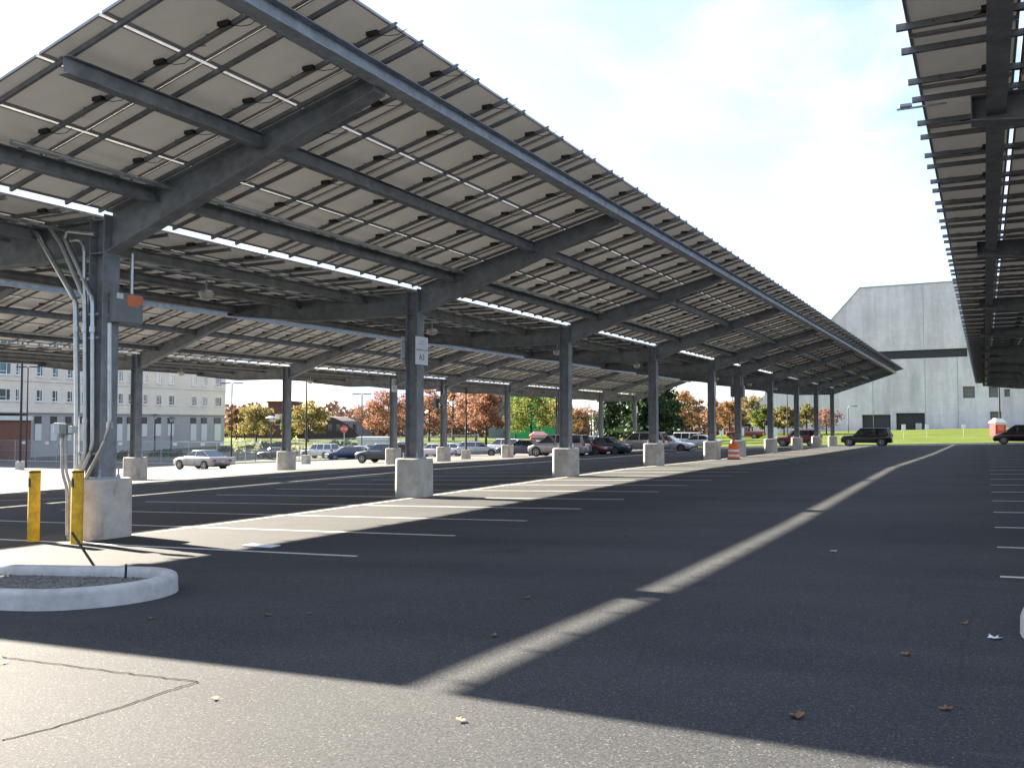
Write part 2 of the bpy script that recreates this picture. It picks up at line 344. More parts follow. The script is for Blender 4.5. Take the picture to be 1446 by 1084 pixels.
def jag(g):
    rj = random.Random(2); o = []
    for a, b in zip(g, g[1:]):
        for i in range(9): q = a.lerp(b, i/9); o.append(q+Vector((rj.uniform(-.008, .008), rj.uniform(-.008, .008), 0)))
    return o+[g[-1]]
def lines():
    mb = MB(); sw = 2.27
    t0 = gnd(500, 785).y
    for k in range(-0, 34):
        t = t0+k*sw
        if 47.2 < t < 50.5 or t > 86: continue
        strip(mb, [(-17.75, t), (-6.6, t)], .085)
    strip(mb, [(-11.55, t0-.2), (-11.55, 84)], .085)
    a = gnd(189, 700); b = gnd(540, 671)
    strip(mb, [(a.x-8, a.y-6.), (a.x, a.y), (b.x, b.y)], .085)
    strip(mb, [(-23.1, 26), (-23.1, 84)], .085)
    tb = gnd(1410, 814).y
    for k in range(0, 34):
        t = tb+k*2.28
        if t > 84: break
        strip(mb, [(.1, t), (11.2, t)], .085)
    for k in range(-2, 30):
        t = 15.6+k*2.27
        if t > 84: break
        strip(mb, [(-35.2, t), (-24.2, t)], .085)
    for k in range(0, 26):
        t = 20+k*2.27
        if t < 60: strip(mb, [(-52.5, t), (-42.5, t)], .085)
    tag(mb.obj('parking_lines', LINE, recalc=False), kind='structure')
    # old repaving seams near the camera, a darker sealed strip set in the asphalt
    mb = MB(); S = mat('sealed_seam', (.012, .012, .012), .95, 0, .4, 10., spec=.0)
    g = [gnd(x, y) for x, y in ((0, 927), (110, 941), (200, 953), (279, 962))]
    strip(mb, [(p.x, p.y) for p in jag(g)], .009, .003)
    g = [gnd(x, y) for x, y in ((0, 1046), (80, 1026), (170, 998), (240, 974), (279, 962))]
    strip(mb, [(p.x, p.y) for p in jag(g)], .010, .0035)
    tag(mb.obj('asphalt_seam', S, recalc=False), kind='structure')
lines()

# ---------------------------------------------------------------- canopies (plan units relative to row 1)
CT = [9.62, 18.2, 26.95, 35.7, 44.6, 50.0, 58.5, 67.5, 76.1, 84.8]
U0, UL, TS, PER, NP = -11.8, -18.0, 6.41, 1.42, 56
def zr(u): return 3.2+.26*(u+11.8)
ZL = 3.12
REDG = [-11.78, -10.88, -10.02, -8.97, -8.0, -7.04, -6.1]
LEDG = [-18.0, -17.1, -16.07, -15.04, -14.01, -12.98, -11.85]
def X(u, t, z, o=None):  # local metres relative to canopy origin (U0,0)
    return Vector((K*(u-U0), K*t, K*z+EYE))
CACHE = {}
def panel_mesh(i, side):
    key = ('panel', side, i)
    if key in CACHE: return CACHE[key]
    a, b = (REDG if side == 'R' else LEDG)[i:i+2]; g = .02
    w = b-a-2*g; l = PER-.010
    sl = .26 if side == 'R' else 0.
    mb = MB(); th = .03
    def q(du, dt, dz): return (K*du, K*dt, K*(dz+sl*du))
    def bx(u0, t0, z0, u1, t1, z1, mi): mb.hexa([q(u0,t0,z0),q(u1,t0,z0),q(u1,t1,z0),q(u0,t1,z0),q(u0,t0,z1),q(u1,t0,z1),q(u1,t1,z1),q(u0,t1,z1)], mi)
    fw = .024; h = w/2; k = l/2
    bx(-h, -k, 0, -h+fw, k, th, 1); bx(h-fw, -k, 0, h, k, th, 1); bx(-h+fw, -k, 0, h-fw, -k+fw, th, 1); bx(-h+fw, k-fw, 0, h-fw, k, th, 1)
    mb.add([q(-h+fw,-k+fw,th-.003), q(h-fw,-k+fw,th-.003), q(h-fw,k-fw,th-.003), q(-h+fw,k-fw,th-.003)], [(0,1,2,3)], 2)
    mb.box((K*-.3, K*.42, K*(th-.0048)-.26*K*.3*(side == 'R')-.002), (K*-.22, K*.50, K*(th-.0048)-.26*K*.3*(side == 'R')), 0)
    me = mb.mesh('solar_panel', [BACK, PFRM, LAM]); CACHE[key] = (me, mb); return CACHE[key]
def box_mesh(side):
    key = ('jb', side)
    if key in CACHE: return CACHE[key]
    mb = MB(); s = K
    mb.box((-.078*s, -.048*s, -.025*s), (.078*s, .048*s, .022*s))
    rnd = random.Random(3)
    mb.tube([(-.07*s, 0, -.015*s), (-.16*s, .02*s, -.045*s), (-.26*s, .035*s, -.05*s), (-.36*s, .03*s, -.03*s), (-.45*s, .01*s, -.01*s)], .006, 5)
    mb.tube([(.07*s, 0, -.02*s), (.19*s, .03*s, -.05*s), (.32*s, .04*s, -.055*s), (.45*s, .02*s, -.02*s)], .006, 5)
    CACHE[key] = (mb.mesh('junction_box', BLACK), mb); return CACHE[key]
def joist_mesh(side):
    key = ('joist', side)
    if key in CACHE: return CACHE[key]
    mb = MB(); e = .06; w = .02; d = .044
    if side == 'R': u0, u1, z = -11.75, -6.1+e, zr
    else: u0, u1, z = UL-e, -11.85, (lambda u: ZL)
    L0 = [X(u0, 0, z(u0)-.004), X(u1, 0, z(u1)-.004)]
    for (y0, y1, h0, h1) in ((-w, w, 0, .012), (-w, -w+.012, .012, d), (-w, w, d, d+.012)):
        v = []
        for h in (h1, h0):
            for (p, y) in ((L0[0], y0), (L0[1], y0), (L0[1], y1), (L0[0], y1)): v.append(p+Vector((0, K*y, -K*h)))
        mb.hexa(v)
    CACHE[key] = (mb.mesh('joist', JOIST), mb); return CACHE[key]
def vis(du, dt, dz, u, t, z):
    p = Vector((u+du, t+dt, z+dz)); D = p.dot(Fv)
    if D < .5: return 1e9
    x = cx+f*p.dot(Rv)/D; y = cy-f*p.dot(Uv)/D
    return D if (-60 < x < 1506 and -60 < y < 1130) else 1e6+D
def add_mb(dst, src, off):
    b = len(dst.v); dst.v += [(x+off[0], y+off[1], z+off[2]) for x, y, z in src.v]
    dst.f += [[i+b for i in q] for q in src.f]; dst.m += src.m; dst.sm += src.sm
def rounded(w, r, n=4):
    P = []
    for sx, sy, a0 in ((1, 1, 0), (-1, 1, 90), (-1, -1, 180), (1, -1, 270)):
        for k in range(n+1):
            a = R_(a0+90*k/n); P.append((sx*(w-r)+r*math.cos(a), sy*(w-r)+r*math.sin(a)))
    return P
def canopy(du, dt, dz, label, ncol=10):
    root = empty('solar_canopy', W((U0+du, dt, dz)) - Vector((0, 0, EYE)), 0, label, 'solar canopy', 'solar panel canopies over the car park')
    # root is at (K*(U0+du), K*dt, K*dz): local coords come from X()
    for c in CT[:ncol]:
        g = gz(U0+du, c+dt)-dz; top = g+.88
        pl = X(U0, c, g)
        key = 'base'
        if key not in CACHE:
            mb = MB(); P = rounded(.365*K, .17*K, 6)
            n = len(P); zs = [(-.35, 1), (.0, 1), (.84*K, .985), (.868*K, .965), (.88*K, .92)]
            vs = [(x*s, y*s, z) for z, s in zs for x, y in P]
            mb.add(vs, [list(range(n))[::-1]]+[(i*n+k, i*n+(k+1) % n, (i+1)*n+(k+1) % n, (i+1)*n+k) for i in range(4) for k in range(n)]+[list(range(4*n, 5*n))])
            CACHE[key] = mb.mesh('concrete_base', CONC)
        b = put('concrete_base', CACHE[key], root, pl)
        # column: H section, web in the u-z plane
        mb = MB(); h = 3.1-top; d = .16*K; w = .145*K; tf = .022; tw = .016
        mb.box((-d, -w, 0), (-d+tf, w, h*K)); mb.box((d-tf, -w, 0), (d, w, h*K)); mb.box((-d+tf, -tw/2, 0), (d-tf, tw/2, h*K))
        zb = (2.52-top)*K
        for s in (-1, 1):
            y0, y1 = (tw/2, w-.01) if s > 0 else (-w+.01, -tw/2)
            mb.box((-d+tf, y0, zb), (d-tf, y1, zb+.018)); mb.box((-d+tf, y0, zb+.5*K), (d-tf, y1, zb+.5*K+.018))
        col = mb.obj('column', STEEL, root, X(U0, c, top)+Vector((0, 0, .03)))
        mb = MB(); mb.box((-.21*K, -.19*K, 0), (.21*K, .19*K, .029)); mb.obj('base_plate', STEELB, col, (0, 0, -.0295))
        if 'bolt' not in CACHE:
            mb = MB(); mb.cyl((0, 0, -.001), .017, .14, 8); mb.cyl((0, 0, 0), .032, .03, 6); CACHE['bolt'] = mb.mesh('anchor_bolt', STEELB)
        for sx in (-1, 1):
            for sy in (-1, 1): put('anchor_bolt', CACHE['bolt'], col, (sx*.185*K, sy*.165*K, 0))
        # rafters
        jd = .062
        mb = MB(); ibeam_path(mb, X(U0+.165, c, zr(U0+.165)-jd), X(-6.8, c, zr(-6.8)-jd), K*(zr(U0+.165)-jd-2.55), K*.24, .3, .02, .016)
        p0 = X(-6.8, c, zr(-6.8)-jd); mb.box((p0.x, p0.y-.15, p0.z-K*.24), (p0.x+.014, p0.y+.15, p0.z)); mb.obj('rafter', STEEL, root)
        mb = MB(); ibeam_path(mb, X(U0-.165, c, ZL-jd), X(-14.9, c, ZL-jd), K*(ZL-jd-2.52), K*(ZL-jd-2.53), .3, .02, .016)
        ibeam_path(mb, X(-14.9, c, ZL-jd), X(-17.5, c, ZL-jd), K*(ZL-jd-2.53), K*.26, .3, .02, .016)
        p0 = X(-17.5, c, ZL-jd); mb.box((p0.x-.014, p0.y-.15, p0.z-K*.26), (p0.x, p0.y+.15, p0.z)); mb.obj('rafter', STEEL, root)
    # purlins
    t0, t1 = TS+.12, TS+NP*PER-.1
    for (u, z, w, dp) in ((-6.68, zr(-6.68), .26, .21), (-8.72, zr(-8.72), .2, .2), (-10.72, zr(-10.72), .2, .2), (-17.28, ZL, .24, .2), (-15.2, ZL, .2, .2), (-13.2, ZL, .2, .2)):
        segs = [t0]+CT+[t1]
        for a, b in zip(segs, segs[1:]):
            out = u in (-6.68,)
            g = 0 if out else .012
            a2 = a+g+(0 if a == t0 else 0); b2 = b-g
            mb = MB(); ibeam_path(mb, X(u, a2, z-.061), X(u, b2, z-.061), K*dp, K*dp, w*(1 if out else .9), .014, .01)
            mb.obj('purlin', STEELB if out else STEEL, root)
    # joists
    items = []
    for i in range(NP):
        for s in 'RL':
            for off in (.22, 1.07):
                t = TS+PER*i+off; u, z = (-8.8, zr(-8.8)) if s == 'R' else (-15, ZL)
                items.append((vis(du, dt, dz, u, t, z), s, t))
    items.sort(); rest = MB()
    for n, (D, s, t) in enumerate(items):
        me, mb = joist_mesh(s)
        if n < 100: put('joist', me, root, (0, K*t, 0))
        else: add_mb(rest, mb, (0, K*t, 0))
    tag(put('joist', rest.mesh('joist', JOIST), root), kind='stuff')
    items = []
    for i in range(NP):
        for s in 'RL':
            E_ = REDG if s == 'R' else LEDG
            for k in range(6):
                u = (E_[k]+E_[k+1])/2; z = zr(u) if s == 'R' else ZL; t = TS+PER*(i+.5)
                items.append((vis(du, dt, dz, u, t, z), s, k, u, t, z))
    items.sort(); rest = MB(); rj = MB()
    for n, (D, s, k, u, t, z) in enumerate(items):
        me, mb = panel_mesh(k, s); jm, jmb = box_mesh(s); p = X(u, t, z)
        jo = Vector((K*.22, K*.33, -.02+(K*.26*.22 if s == 'R' else 0)))
        if n < 100:
            o = put('solar_panel', me, root, p); put('junction_box', jm, o, jo)
        else:
            add_mb(rest, mb, p)
            if D < 75: add_mb(rj, jmb, p+jo)
    tag(put('solar_panel', rest.mesh('solar_panel', [BACK, PFRM, LAM]), root), kind='stuff')
    tag(put('junction_box', rj.mesh('junction_box', BLACK), root), kind='stuff')
    # conduits along the wings, dome lights hanging below the flat wing
    mb = MB(); mb.tube([X(-14.05, t0, 2.96), X(-14.05, t1, 2.96)], .032, 8); mb.obj('conduit', COND, root)
    mb = MB(); mb.tube([X(-10.42, t0+.6, zr(-10.42)-.16), X(-10.42, t1, zr(-10.42)-.16)], .045, 8); mb.obj('conduit', COND, root)
    mb = MB(); mb.tube([X(-12.4, t0, 2.93), X(-12.4, t1, 2.93)], .02, 8); mb.obj('conduit', COND, root)
    DM = mat('lamp_diffuser', (.55, .53, .48), .4, 0, .05)
    for a, b in zip(CT[:ncol], CT[1:ncol]):
        if b-a < 7: continue
        q = X(-14.05, (a+b)/2, 2.62); lm = MB(); lm.cyl((0, 0, .08), .025, .3, 8); lm.cyl((0, 0, .04), .19, .05, 20); 
        fx = lm.obj('dome_light', COND, root, q); dm = MB()
        rings = [(.185, .035), (.17, -.03), (.13, -.085), (.07, -.115), (.0, -.125)]; n = 20; vs = []
        for r, z in rings: vs += [(r*math.cos(2*math.pi*k/n), r*math.sin(2*math.pi*k/n), z) for k in range(n)]
        dm.add(vs, [(i*n+k, i*n+(k+1) % n, (i+1)*n+(k+1) % n, (i+1)*n+k) for i in range(4) for k in range(n)], 0, True)
        dm.obj('diffuser', DM, fx)
    return root
can1 = canopy(0, 0, 0, 'long grey steel solar canopy over the middle row, largest, on the column marked A3')
can2 = canopy(-17.6, -1.4, -.42, 'grey steel solar canopy of the farther row at the left, seen beneath the middle canopy')
can3 = canopy(17.45, 1.0, .30, 'dark solar canopy overhead at the right edge, with its columns out of view')

# ---------------------------------------------------------------- props near the first columns
def text_obj(s, size, loc, rot, m, name, parent, align='CENTER', ext=.0015):
    cu = bpy.data.curves.new(name, 'FONT'); cu.body = s; cu.size = size; cu.align_x = align; cu.extrude = ext
    o = bpy.data.objects.new(name, cu); C.objects.link(o)
    dg = bpy.context.evaluated_depsgraph_get(); me = bpy.data.meshes.new_from_object(o.evaluated_get(dg)); bpy.data.objects.remove(o)
    me.name = name; me.materials.clear(); me.materials.append(m)
    p = put(name, me, parent, loc); p.rotation_euler = rot; return p
WHITE = mat('white_enamel', (.62, .64, .66), .4, 0, .05)
INK = mat('sign_ink', (.02, .04, .035), .6, 0, .1)
def lot_sign(u, t, z, w, h, face, label, txt, name='parking_sign'):
    # face +1: faces +u ; metres for w,h
    o = empty(name, W((u, t, z)), 0, label, 'sign', 'lot signs on the canopy columns')
    mb = MB(); mb.box((-.004, -w/2, -h/2), (.004, w/2, h/2)); mb.obj('sign_plate', WHITE, o, bevel=.0015, seg=1)
    mb = MB(); mb.box((-.03*face-.012, -w/2+.05, h*.3), (-.03*face+.012, w/2-.05, h*.3+.03)); mb.box((-.03*face-.012, -w/2+.05, -h*.3), (-.03*face+.012, w/2-.05, -h*.3+.03)); mb.obj('bracket', STEELB, o)
    if txt:
        rot = (R_(90), 0, R_(90)*face)
        x = .0055*face
        text_obj('PARKING LOT', .088, (x, 0, -.01), rot, mat('sign_grey_ink', (.12, .13, .14), .6, 0, .1), 'lettering', o)
        text_obj(txt, .24, (x, 0, -.26), rot, INK, 'lot_number', o)
        mb = MB(); mb.box((min(x-.001*face, x+.001), -w*.36, .105), (max(x-.001*face, x+.001), w*.36, .111)); mb.box((min(x, x+.001*face), -w*.25, .17), (max(x, x+.001*face), w*.25, .20)); mb.box((min(x, x+.001*face), -w*.2, .25), (max(x, x+.001*face), w*.2, .275))
        mb.obj('heading_rule', mat('sign_pale_ink', (.42, .44, .45), .6, 0, .1), o)
    return o
cu2 = U0+.16+.03
lot_sign(cu2, 18.2, on_u(594, 495, cu2).z, .64, .78, 1, 'white parking sign reading A3 on the second column of the middle canopy', 'A3')
lot_sign(U0-.19, 18.2, on_u(568, 495, U0-.19).z, .72, .78, -1, 'back of a sign on the left side of the column marked A3', '')
for u0, t, x, y, lb in ((-29.4, CT[3]-1.4-.0, 552, 542, 'small white sign on the fourth column of the farther canopy row'),):
    t = 42.97; lot_sign(u0+.2, t, on_u(x+6, y+2, u0+.2).z, .64, .9, 1, 'small white lot sign high on a farther-row column, just left of the A3 column', 'A3')
lot_sign(cu2, CT[4], on_u(1010, 549, cu2).z, .45, .85, 1, 'narrow pale sign on the fifth column of the middle canopy, before the barrel', '')
lot_sign(-29.4+.2, 83.4, on_u(901, 578, -29.2).z, .5, .8, 1, 'small white sign on the last column of the farther canopy', '')

def pipe(name, pts, r, parent, m=COND, n=8):
    P = [Vector(p) for p in pts]; Q = [P[0]]
    for i in range(1, len(P)-1):
        a, b, c = P[i-1], P[i], P[i+1]; l = min(.12, (a-b).length*.4, (c-b).length*.4)
        for k in range(5):
            s = k/4; A = b+(a-b).normalized()*l; B = b+(c-b).normalized()*l; Q.append(A*(1-s)**2+b*2*s*(1-s)+B*s*s)
    Q.append(P[-1]); mb = MB(); mb.tube([p-ORG for p in Q], r, n); return mb.obj(name, m, parent)
TP = 9.44
def T_(x, y, t=TP): return W(on_t(x, y, t))
g1 = G(120, 752); ORG = W((U0-.5, TP, gz(U0, TP)))
cr_ = empty('conduit_riser', ORG, 0, 'bundle of bent galvanised conduits climbing the left side of the nearest column', 'conduit')
for pts, r in (([(40, 318), (57, 337), (107, 425), (109, 560), (108, 745)], .05), ([(70, 322), (86, 342), (120, 422), (121, 640), (108, 676), (108, 745)], .045),
               ([(135, 331), (96, 327), (92, 336), (131, 422), (131, 632), (112, 672), (112, 745)], .042), ([(100, 341), (114, 339), (119, 350), (119, 400), (121, 430)], .032),
               ([(155, 456), (155, 602), (146, 628), (117, 684), (117, 748)], .036)):
    if r == .036: pts3 = [W(on_t(x, y, 9.3)) for x, y in pts]
    else: pts3 = [T_(x, y) for x, y in pts]
    pipe('conduit', pts3, r, cr_)
mb = MB()
for (y) in (445, 478, 640): 
    a = T_(106, y)-ORG; b = T_(136, y)-ORG; mb.box((a.x, a.y+.03, a.z-.02), (b.x, a.y+.07, a.z+.02))
mb.obj('strut', STEELB, cr_)
for x, y in ((108, 465), (120, 465), (131, 465), (121, 594), (108, 606), (155, 600)):
    p = T_(x, y)-ORG; mb = MB(); mb.cyl((0, 0, -.05), .062, .1, 10); mb.obj('coupling', COND, cr_, p)
# electrical box on the right flange
bu = U0+.16
p0 = on_u(159, 433, bu); bx_t = (9.42, 10.14); zt = on_u(159, 411, bu+.13).z; zb_ = on_u(159, 454, bu+.13).z
eb = empty('junction_cabinet', W((bu, 9.82, zb_)), 0, 'grey steel electrical box with an orange sticker on the nearest column', 'electrical box')
hh = (zt-zb_)*K; GREYP = mat('grey_enamel', (.14, .155, .165), .4, 0, .08)
mb = MB(); mb.box((.03, -.31, 0), (.17, .31, hh)); mb.obj('cabinet', GREYP, eb, bevel=.006)
mb = MB(); mb.box((.172, -.305, .005), (.19, .305, hh-.005)); dr = mb.obj('door', GREYP, eb, bevel=.004)
mb = MB(); mb.box((.1905, -.05, .35*hh+.12), (.1925, .2, hh*.95)); mb.box((.1905, .2, .6*hh+.04), (.1925, .3, hh*.95)); mb.obj('orange_sticker', mat('orange_vinyl', (.62, .16, .06), .5, 0, .1), dr)
mb = MB(); mb.box((.1905, -.28, hh*.78), (.1925, -.14, hh*.96)); mb.obj('white_sticker', WHITE, dr)
mb = MB(); mb.tube([(.1, .12, hh), (.1, .12, hh+.75)], .03, 8); mb.obj('conduit', COND, eb)
mb = MB(); mb.box((-.02, -.3, hh*.2), (.03, .3, hh*.2+.04)); mb.box((-.02, -.3, hh*.75), (.03, .3, hh*.75+.04)); mb.obj('bracket', STEELB, eb)
# small boxes on two pipes left of the column
ORG2 = G(95, 752); ORG2 = W((on_t(94, 745, 9.1).x, 9.1, gz(-12.5, 9.1)))
ub = empty('meter_post', ORG2, 0, 'weathered meter boxes on two thin pipes beside the nearest concrete base', 'meter')
def q2(x, y): return W(on_t(x, y, 9.1))-ORG2
ORG = Vector((0, 0, 0))
pipe('pipe', [q2(88, 612), q2(88, 668), q2(95, 690), q2(95, 756)], .028, ub, mat('worn_pipe', (.34, .34, .33), .5, .3, .25, 12.))
pipe('pipe', [q2(93, 612), q2(93, 664), q2(100, 686), q2(100, 756)], .024, ub, MATS['worn_pipe'])
a = q2(85, 613); b = q2(103, 590)
mb = MB(); mb.box((a.x+.06, -.07, a.z), (a.x+.24, .07, a.z+.19)); mb.box((a.x+.02, -.05, a.z-.05), (a.x+.14, .05, a.z-.002)); mb.obj('meter_box', mat('worn_green_box', (.16, .19, .18), .5, .2, .3, 9.), ub, bevel=.008)
mb = MB(); mb.box((a.x+.27, -.06, a.z+.02), (a.x+.38, .06, a.z+.15)); mb.obj('cover', mat('pale_box', (.45, .47, .48), .5, 0, .1), ub, bevel=.008)
mb = MB(); mb.box((a.x-.12, -.05, a.z+.01), (a.x+.04, .05, a.z+.2)); mb.obj('cover', mat('pale_box', (.45, .47, .48), .5, 0, .1), ub, bevel=.008)
# bollards
YEL = mat('yellow_sleeve', (.56, .33, .012), .55, 0, .28, 9., .2, 30., spec=.35)
def bollard(x, y, label):
    p = G(x, y); o = empty('bollard', p, 0, label, 'bollard', 'yellow bollards by the island')
    h = 1.22; mb = MB(); mb.tube([(0, 0, -.1), (0, 0, h), (0, 0, h+.02)], [.098, .098, .08], 20); s = mb.obj('sleeve', YEL, o)
    mb = MB()    # black tape marks near the top, standing 2 mm proud
    n = 20
    for k in range(n):
        a0 = 2*math.pi*k/n; a1 = 2*math.pi*(k+1)/n; r = .1002
        for (zl, zh, lo, hi) in ((h-.03, h-.005, -1, 99), (h-.2, h-.05, 11, 15), (h-.1, h-.05, 9, 12), (h-.26, h-.22, 12, 13)):
            if not (lo <= k <= hi): continue
            sl = (k-lo)*.02 if lo > 0 else 0
            v = [(r*math.cos(a), r*math.sin(a), z+sl*(-1 if lo > 0 else 0)) for z in (zl, zh) for a in (a0, a1)]
            mb.add(v, [(0, 1, 3, 2)])
    mb.obj('black_tape', BLACK, o)
    return o
bollard(47, 764, 'yellow bollard standing apart, left of the meter pipes'); bollard(108, 767, 'yellow bollard right against the nearest concrete base')
# kerbed islands
GRAV = concrete_mat('gravel', (.15, .145, .13), (.09, .08, .06))
def island(cu, ct, r, sgn, length, label, name='kerbed_island'):
    o = empty(name, W((cu, ct, gz(cu, ct))), 0, label, 'traffic island', 'kerbed islands at the ends of the rows'); o.rotation_euler.z = R_(12) if sgn > 0 else 0
    path = [(sgn*-length, -r)]+[(sgn*r*math.sin(R_(a)), -r*math.cos(R_(a))) for a in range(0, 181, 10)]+[(sgn*-length, r)]
    prof = [(0.01, -.25), (-.005, .14), (-.02, .178), (-.05, .195), (-.15, .195), (-.18, .178), (-.195, .12), (-.2, -.25)]
    def ring(p, i):
        a = Vector(path[max(0, i-1)]); b = Vector(path[min(len(path)-1, i+1)]); d = (b-a).normalized(); nrm = Vector((d.y, -d.x))*sgn
        q = Vector(p); z0 = (gz(cu+q.x, ct+q.y)-gz(cu, ct))*K
        return [(K*q.x+nrm.x*h, K*q.y+nrm.y*h, z0+z) for h, z in prof]
    mb = MB(); n = len(prof); vs = []
    for i, p in enumerate(path): vs += ring(p, i)
    mb.add(vs, [(i*n+k, i*n+k+1, (i+1)*n+k+1, (i+1)*n+k) for i in range(len(path)-1) for k in range(n-1)], 0, True); mb.obj('kerb_stone', CURB, o)
    mb = MB(); ri = r-.17/K; pi = [(K*sgn*-length, -K*ri)]+[(K*sgn*ri*math.sin(R_(a)), -K*ri*math.cos(R_(a))) for a in range(0, 181, 15)]+[(K*sgn*-length, K*ri)]
    mb.add([(x, y, .09+K*(gz(cu+x/K, ct+y/K)-gz(cu, ct))) for x, y in pi], [list(range(len(pi)))]); mb.obj('gravel_bed', GRAV, o, recalc=False)
    rg = random.Random(6); mb = MB(); SM = mat('gravel_stone', (.12, .12, .115), .9, 0, .5, 30.)
    for k in range(1500):
        x = rg.uniform(-3.2, ri*.9); y = rg.uniform(-ri*.93, ri*.93)
        if x > 0 and math.hypot(x, y) > ri*.93: continue
        x *= sgn; z = .095+K*(gz(cu+x, ct+y)-gz(cu, ct)); h = rg.uniform(.008, .024); cx_, cy_ = K*x, K*y
        mb.add([(cx_+h*rg.uniform(.7, 1.4), cy_, z), (cx_, cy_+h*rg.uniform(.7, 1.4), z), (cx_-h, cy_, z), (cx_, cy_-h, z), (cx_+rg.uniform(-h, h)*.4, cy_, z+h*.8)], [(0, 1, 4), (1, 2, 4), (2, 3, 4), (3, 0, 4)])
    tag(mb.obj('gravel_stones', SM, o, recalc=False), kind='stuff')
    return o
island(-7.22, 5.76, .78, 1, 7.5, 'rounded concrete kerb island with gravel, at the lower left below the bollards')
island(1.0, 6.95, .82, -1, 7.5, 'white tip of a kerb island cut off by the right edge')
mb = MB(); p0 = W(on_z(150, 812, -1.47)); p1 = p0+Vector((-.62, .25, .55)); p1 = W(on_t(102, 752, on_z(150, 812, -1.47).y+.25))
mb.tube([(0, 0, -.1), p1-p0], .016, 7); tag(mb.obj('metal_rod', mat('rusty_rod', (.03, .025, .022), .7, .3, .3, 20.), None, p0), 'dark thin rod leaning out of the gravel of the left island', 'rod')
p0 = W(on_z(177, 812, -1.45)); mb = MB(); mb.tube([(0, 0, -.1), (.01, 0, .13)], .014, 6); tag(mb.obj('metal_stub', MATS['rusty_rod'], None, p0), 'short dark stub of pipe in the gravel of the left island', 'rod')
# leaves and litter
BROWN = mat('dry_leaf', (.16, .075, .03), .7, 0, .35, 8.); PALE = mat('pale_leaf', (.42, .30, .16), .7, 0, .3, 8.); PAPER = mat('paper', (.6, .63, .68), .7, 0, .08)
rl = random.Random(11)
def leaf(x, y, s, m, where, name='fallen_leaf', cat='leaf', grp='dry leaves on the asphalt'):
    s *= .8
    p = G(x, y); mb = MB(); n = 11; vs = [(0, 0, .02*s/.1)]
    for k in range(n):
        a = 2*math.pi*k/n; r = s*(1 if k % 2 == 0 else .5)*rl.uniform(.75, 1.15); vs.append((r*math.cos(a), r*.8*math.sin(a), rl.uniform(.004, .45*s)*(1 if k % 2 == 0 else .6)+.004))
    mb.add(vs, [(0, 1+k, 1+(k+1) % n) for k in range(n)]); o = put(name, mb.mesh(name, m), None, p, rl.uniform(0, 6)); tag(o, where, cat, grp)
LV = [(744, 845, .07, 0, 'brown leaf in the dark aisle left of the narrow sunlit strip'), (699, 898, .075, 0, 'brown leaf in shade close to the upper side of the sunlit strip'), (380, 869, .07, 0, 'brown curled leaf right of the left kerb island'),
      (1125, 1012, .085, 0, 'large brown leaf near the bottom edge on the right'), (1253, 748, .09, 0, 'small leaf far out in the shaded aisle toward the right'), (1362, 881, .06, 0, 'brown leaf left of the white kerb tip on the right'),
      (1280, 925, .07, 0, 'brown leaf between the big bottom leaf and the white kerb tip'), (1337, 1002, .06, 0, 'leaf in the shade near the lower right corner'), (650, 1018, .055, 1, 'pale tan leaf on the sunlit foreground just below the shade edge'),
      (213, 874, .07, 0, 'brown leaf in shade just below the left kerb island'), (303, 987, .045, 1, 'tiny pale leaf on the sunlit asphalt at the lower left'), (885, 758, .06, 0, 'dark leaf in the middle of the shaded aisle'),
      (420, 821, .05, 0, 'small brown leaf in shade above the curled one'), (437, 867, .05, 0, 'small dull leaf right of the curled brown one'), (508, 790, .05, 0, 'small leaf past the end of the nearest stall line'), (566, 880, .045, 0, 'tiny dark leaf alone in the shade at mid left'),
      (1064, 700, .07, 0, 'distant leaf at the far stalls beyond the shade edge'), (763, 706, .08, 0, 'leaf on the sunlit stalls between the second and third bases')]
for x, y, s, k, w in LV: leaf(x, y, s, (BROWN, PALE)[k], w)
leaf(1176, 779, .1, PAPER, 'white scrap of paper in the shaded aisle, right of the sunlit strip', 'paper_scrap', 'litter', 'paper litter')
leaf(1405, 902, .09, PAPER, 'white scrap of paper beside the white kerb tip at right', 'paper_scrap', 'litter', 'paper litter')
leaf(5, 936, .05, PALE, 'pale leaf on the sunlit asphalt at the very left edge')
p = G(369, 771); mb = MB(); mb.box((-.27, -.13, .005), (.27, .13, .02)); o = mb.obj('wheel_stop_scrap', PAPER, None, p, bevel=.004); o.rotation_euler.z = .1
o.name = 'flat_board'; tag(o, 'flat white board lying on the nearest stall line', 'board')
# cracks / old tyre scuffs are in the material

def wall_box(u, t, x, y0, y1, wd, label):
    zt = on_u(x, y0, u).z; zb = on_u(x, y1, u).z; o = empty('switch_box', W((u, t, zb)), 0, label, 'electrical box', 'grey boxes with conduits high on the columns'); h = (zt-zb)*K
    mb = MB(); mb.box((-.1, -wd/2, 0), (.1, wd/2, h)); mb.obj('cabinet', GREYP, o, bevel=.008)
    mb = MB(); mb.tube([(0, 0, h), (0, 0, h+.55), (.06, 0, h+.7), (.25, 0, h+.74)], .028, 7); mb.tube([(0, 0, -.25), (0, 0, 0)], .028, 7); mb.obj('conduit', COND, o)
wall_box(U0+.27, 50.0, 1052, 545, 561, .45, 'grey box on the right of the column behind the barrel')
wall_box(U0-.27, 50.0, 1030, 541, 560, .45, 'grey box on the left of the column behind the barrel')
wall_box(-29.4+.27, 48.16, 628, 557, 572, .5, 'box with looping conduit right of the fourth farther column')
wall_box(-29.4-.27, 48.16, 614, 562, 576, .45, 'dark box left of the fourth farther column')
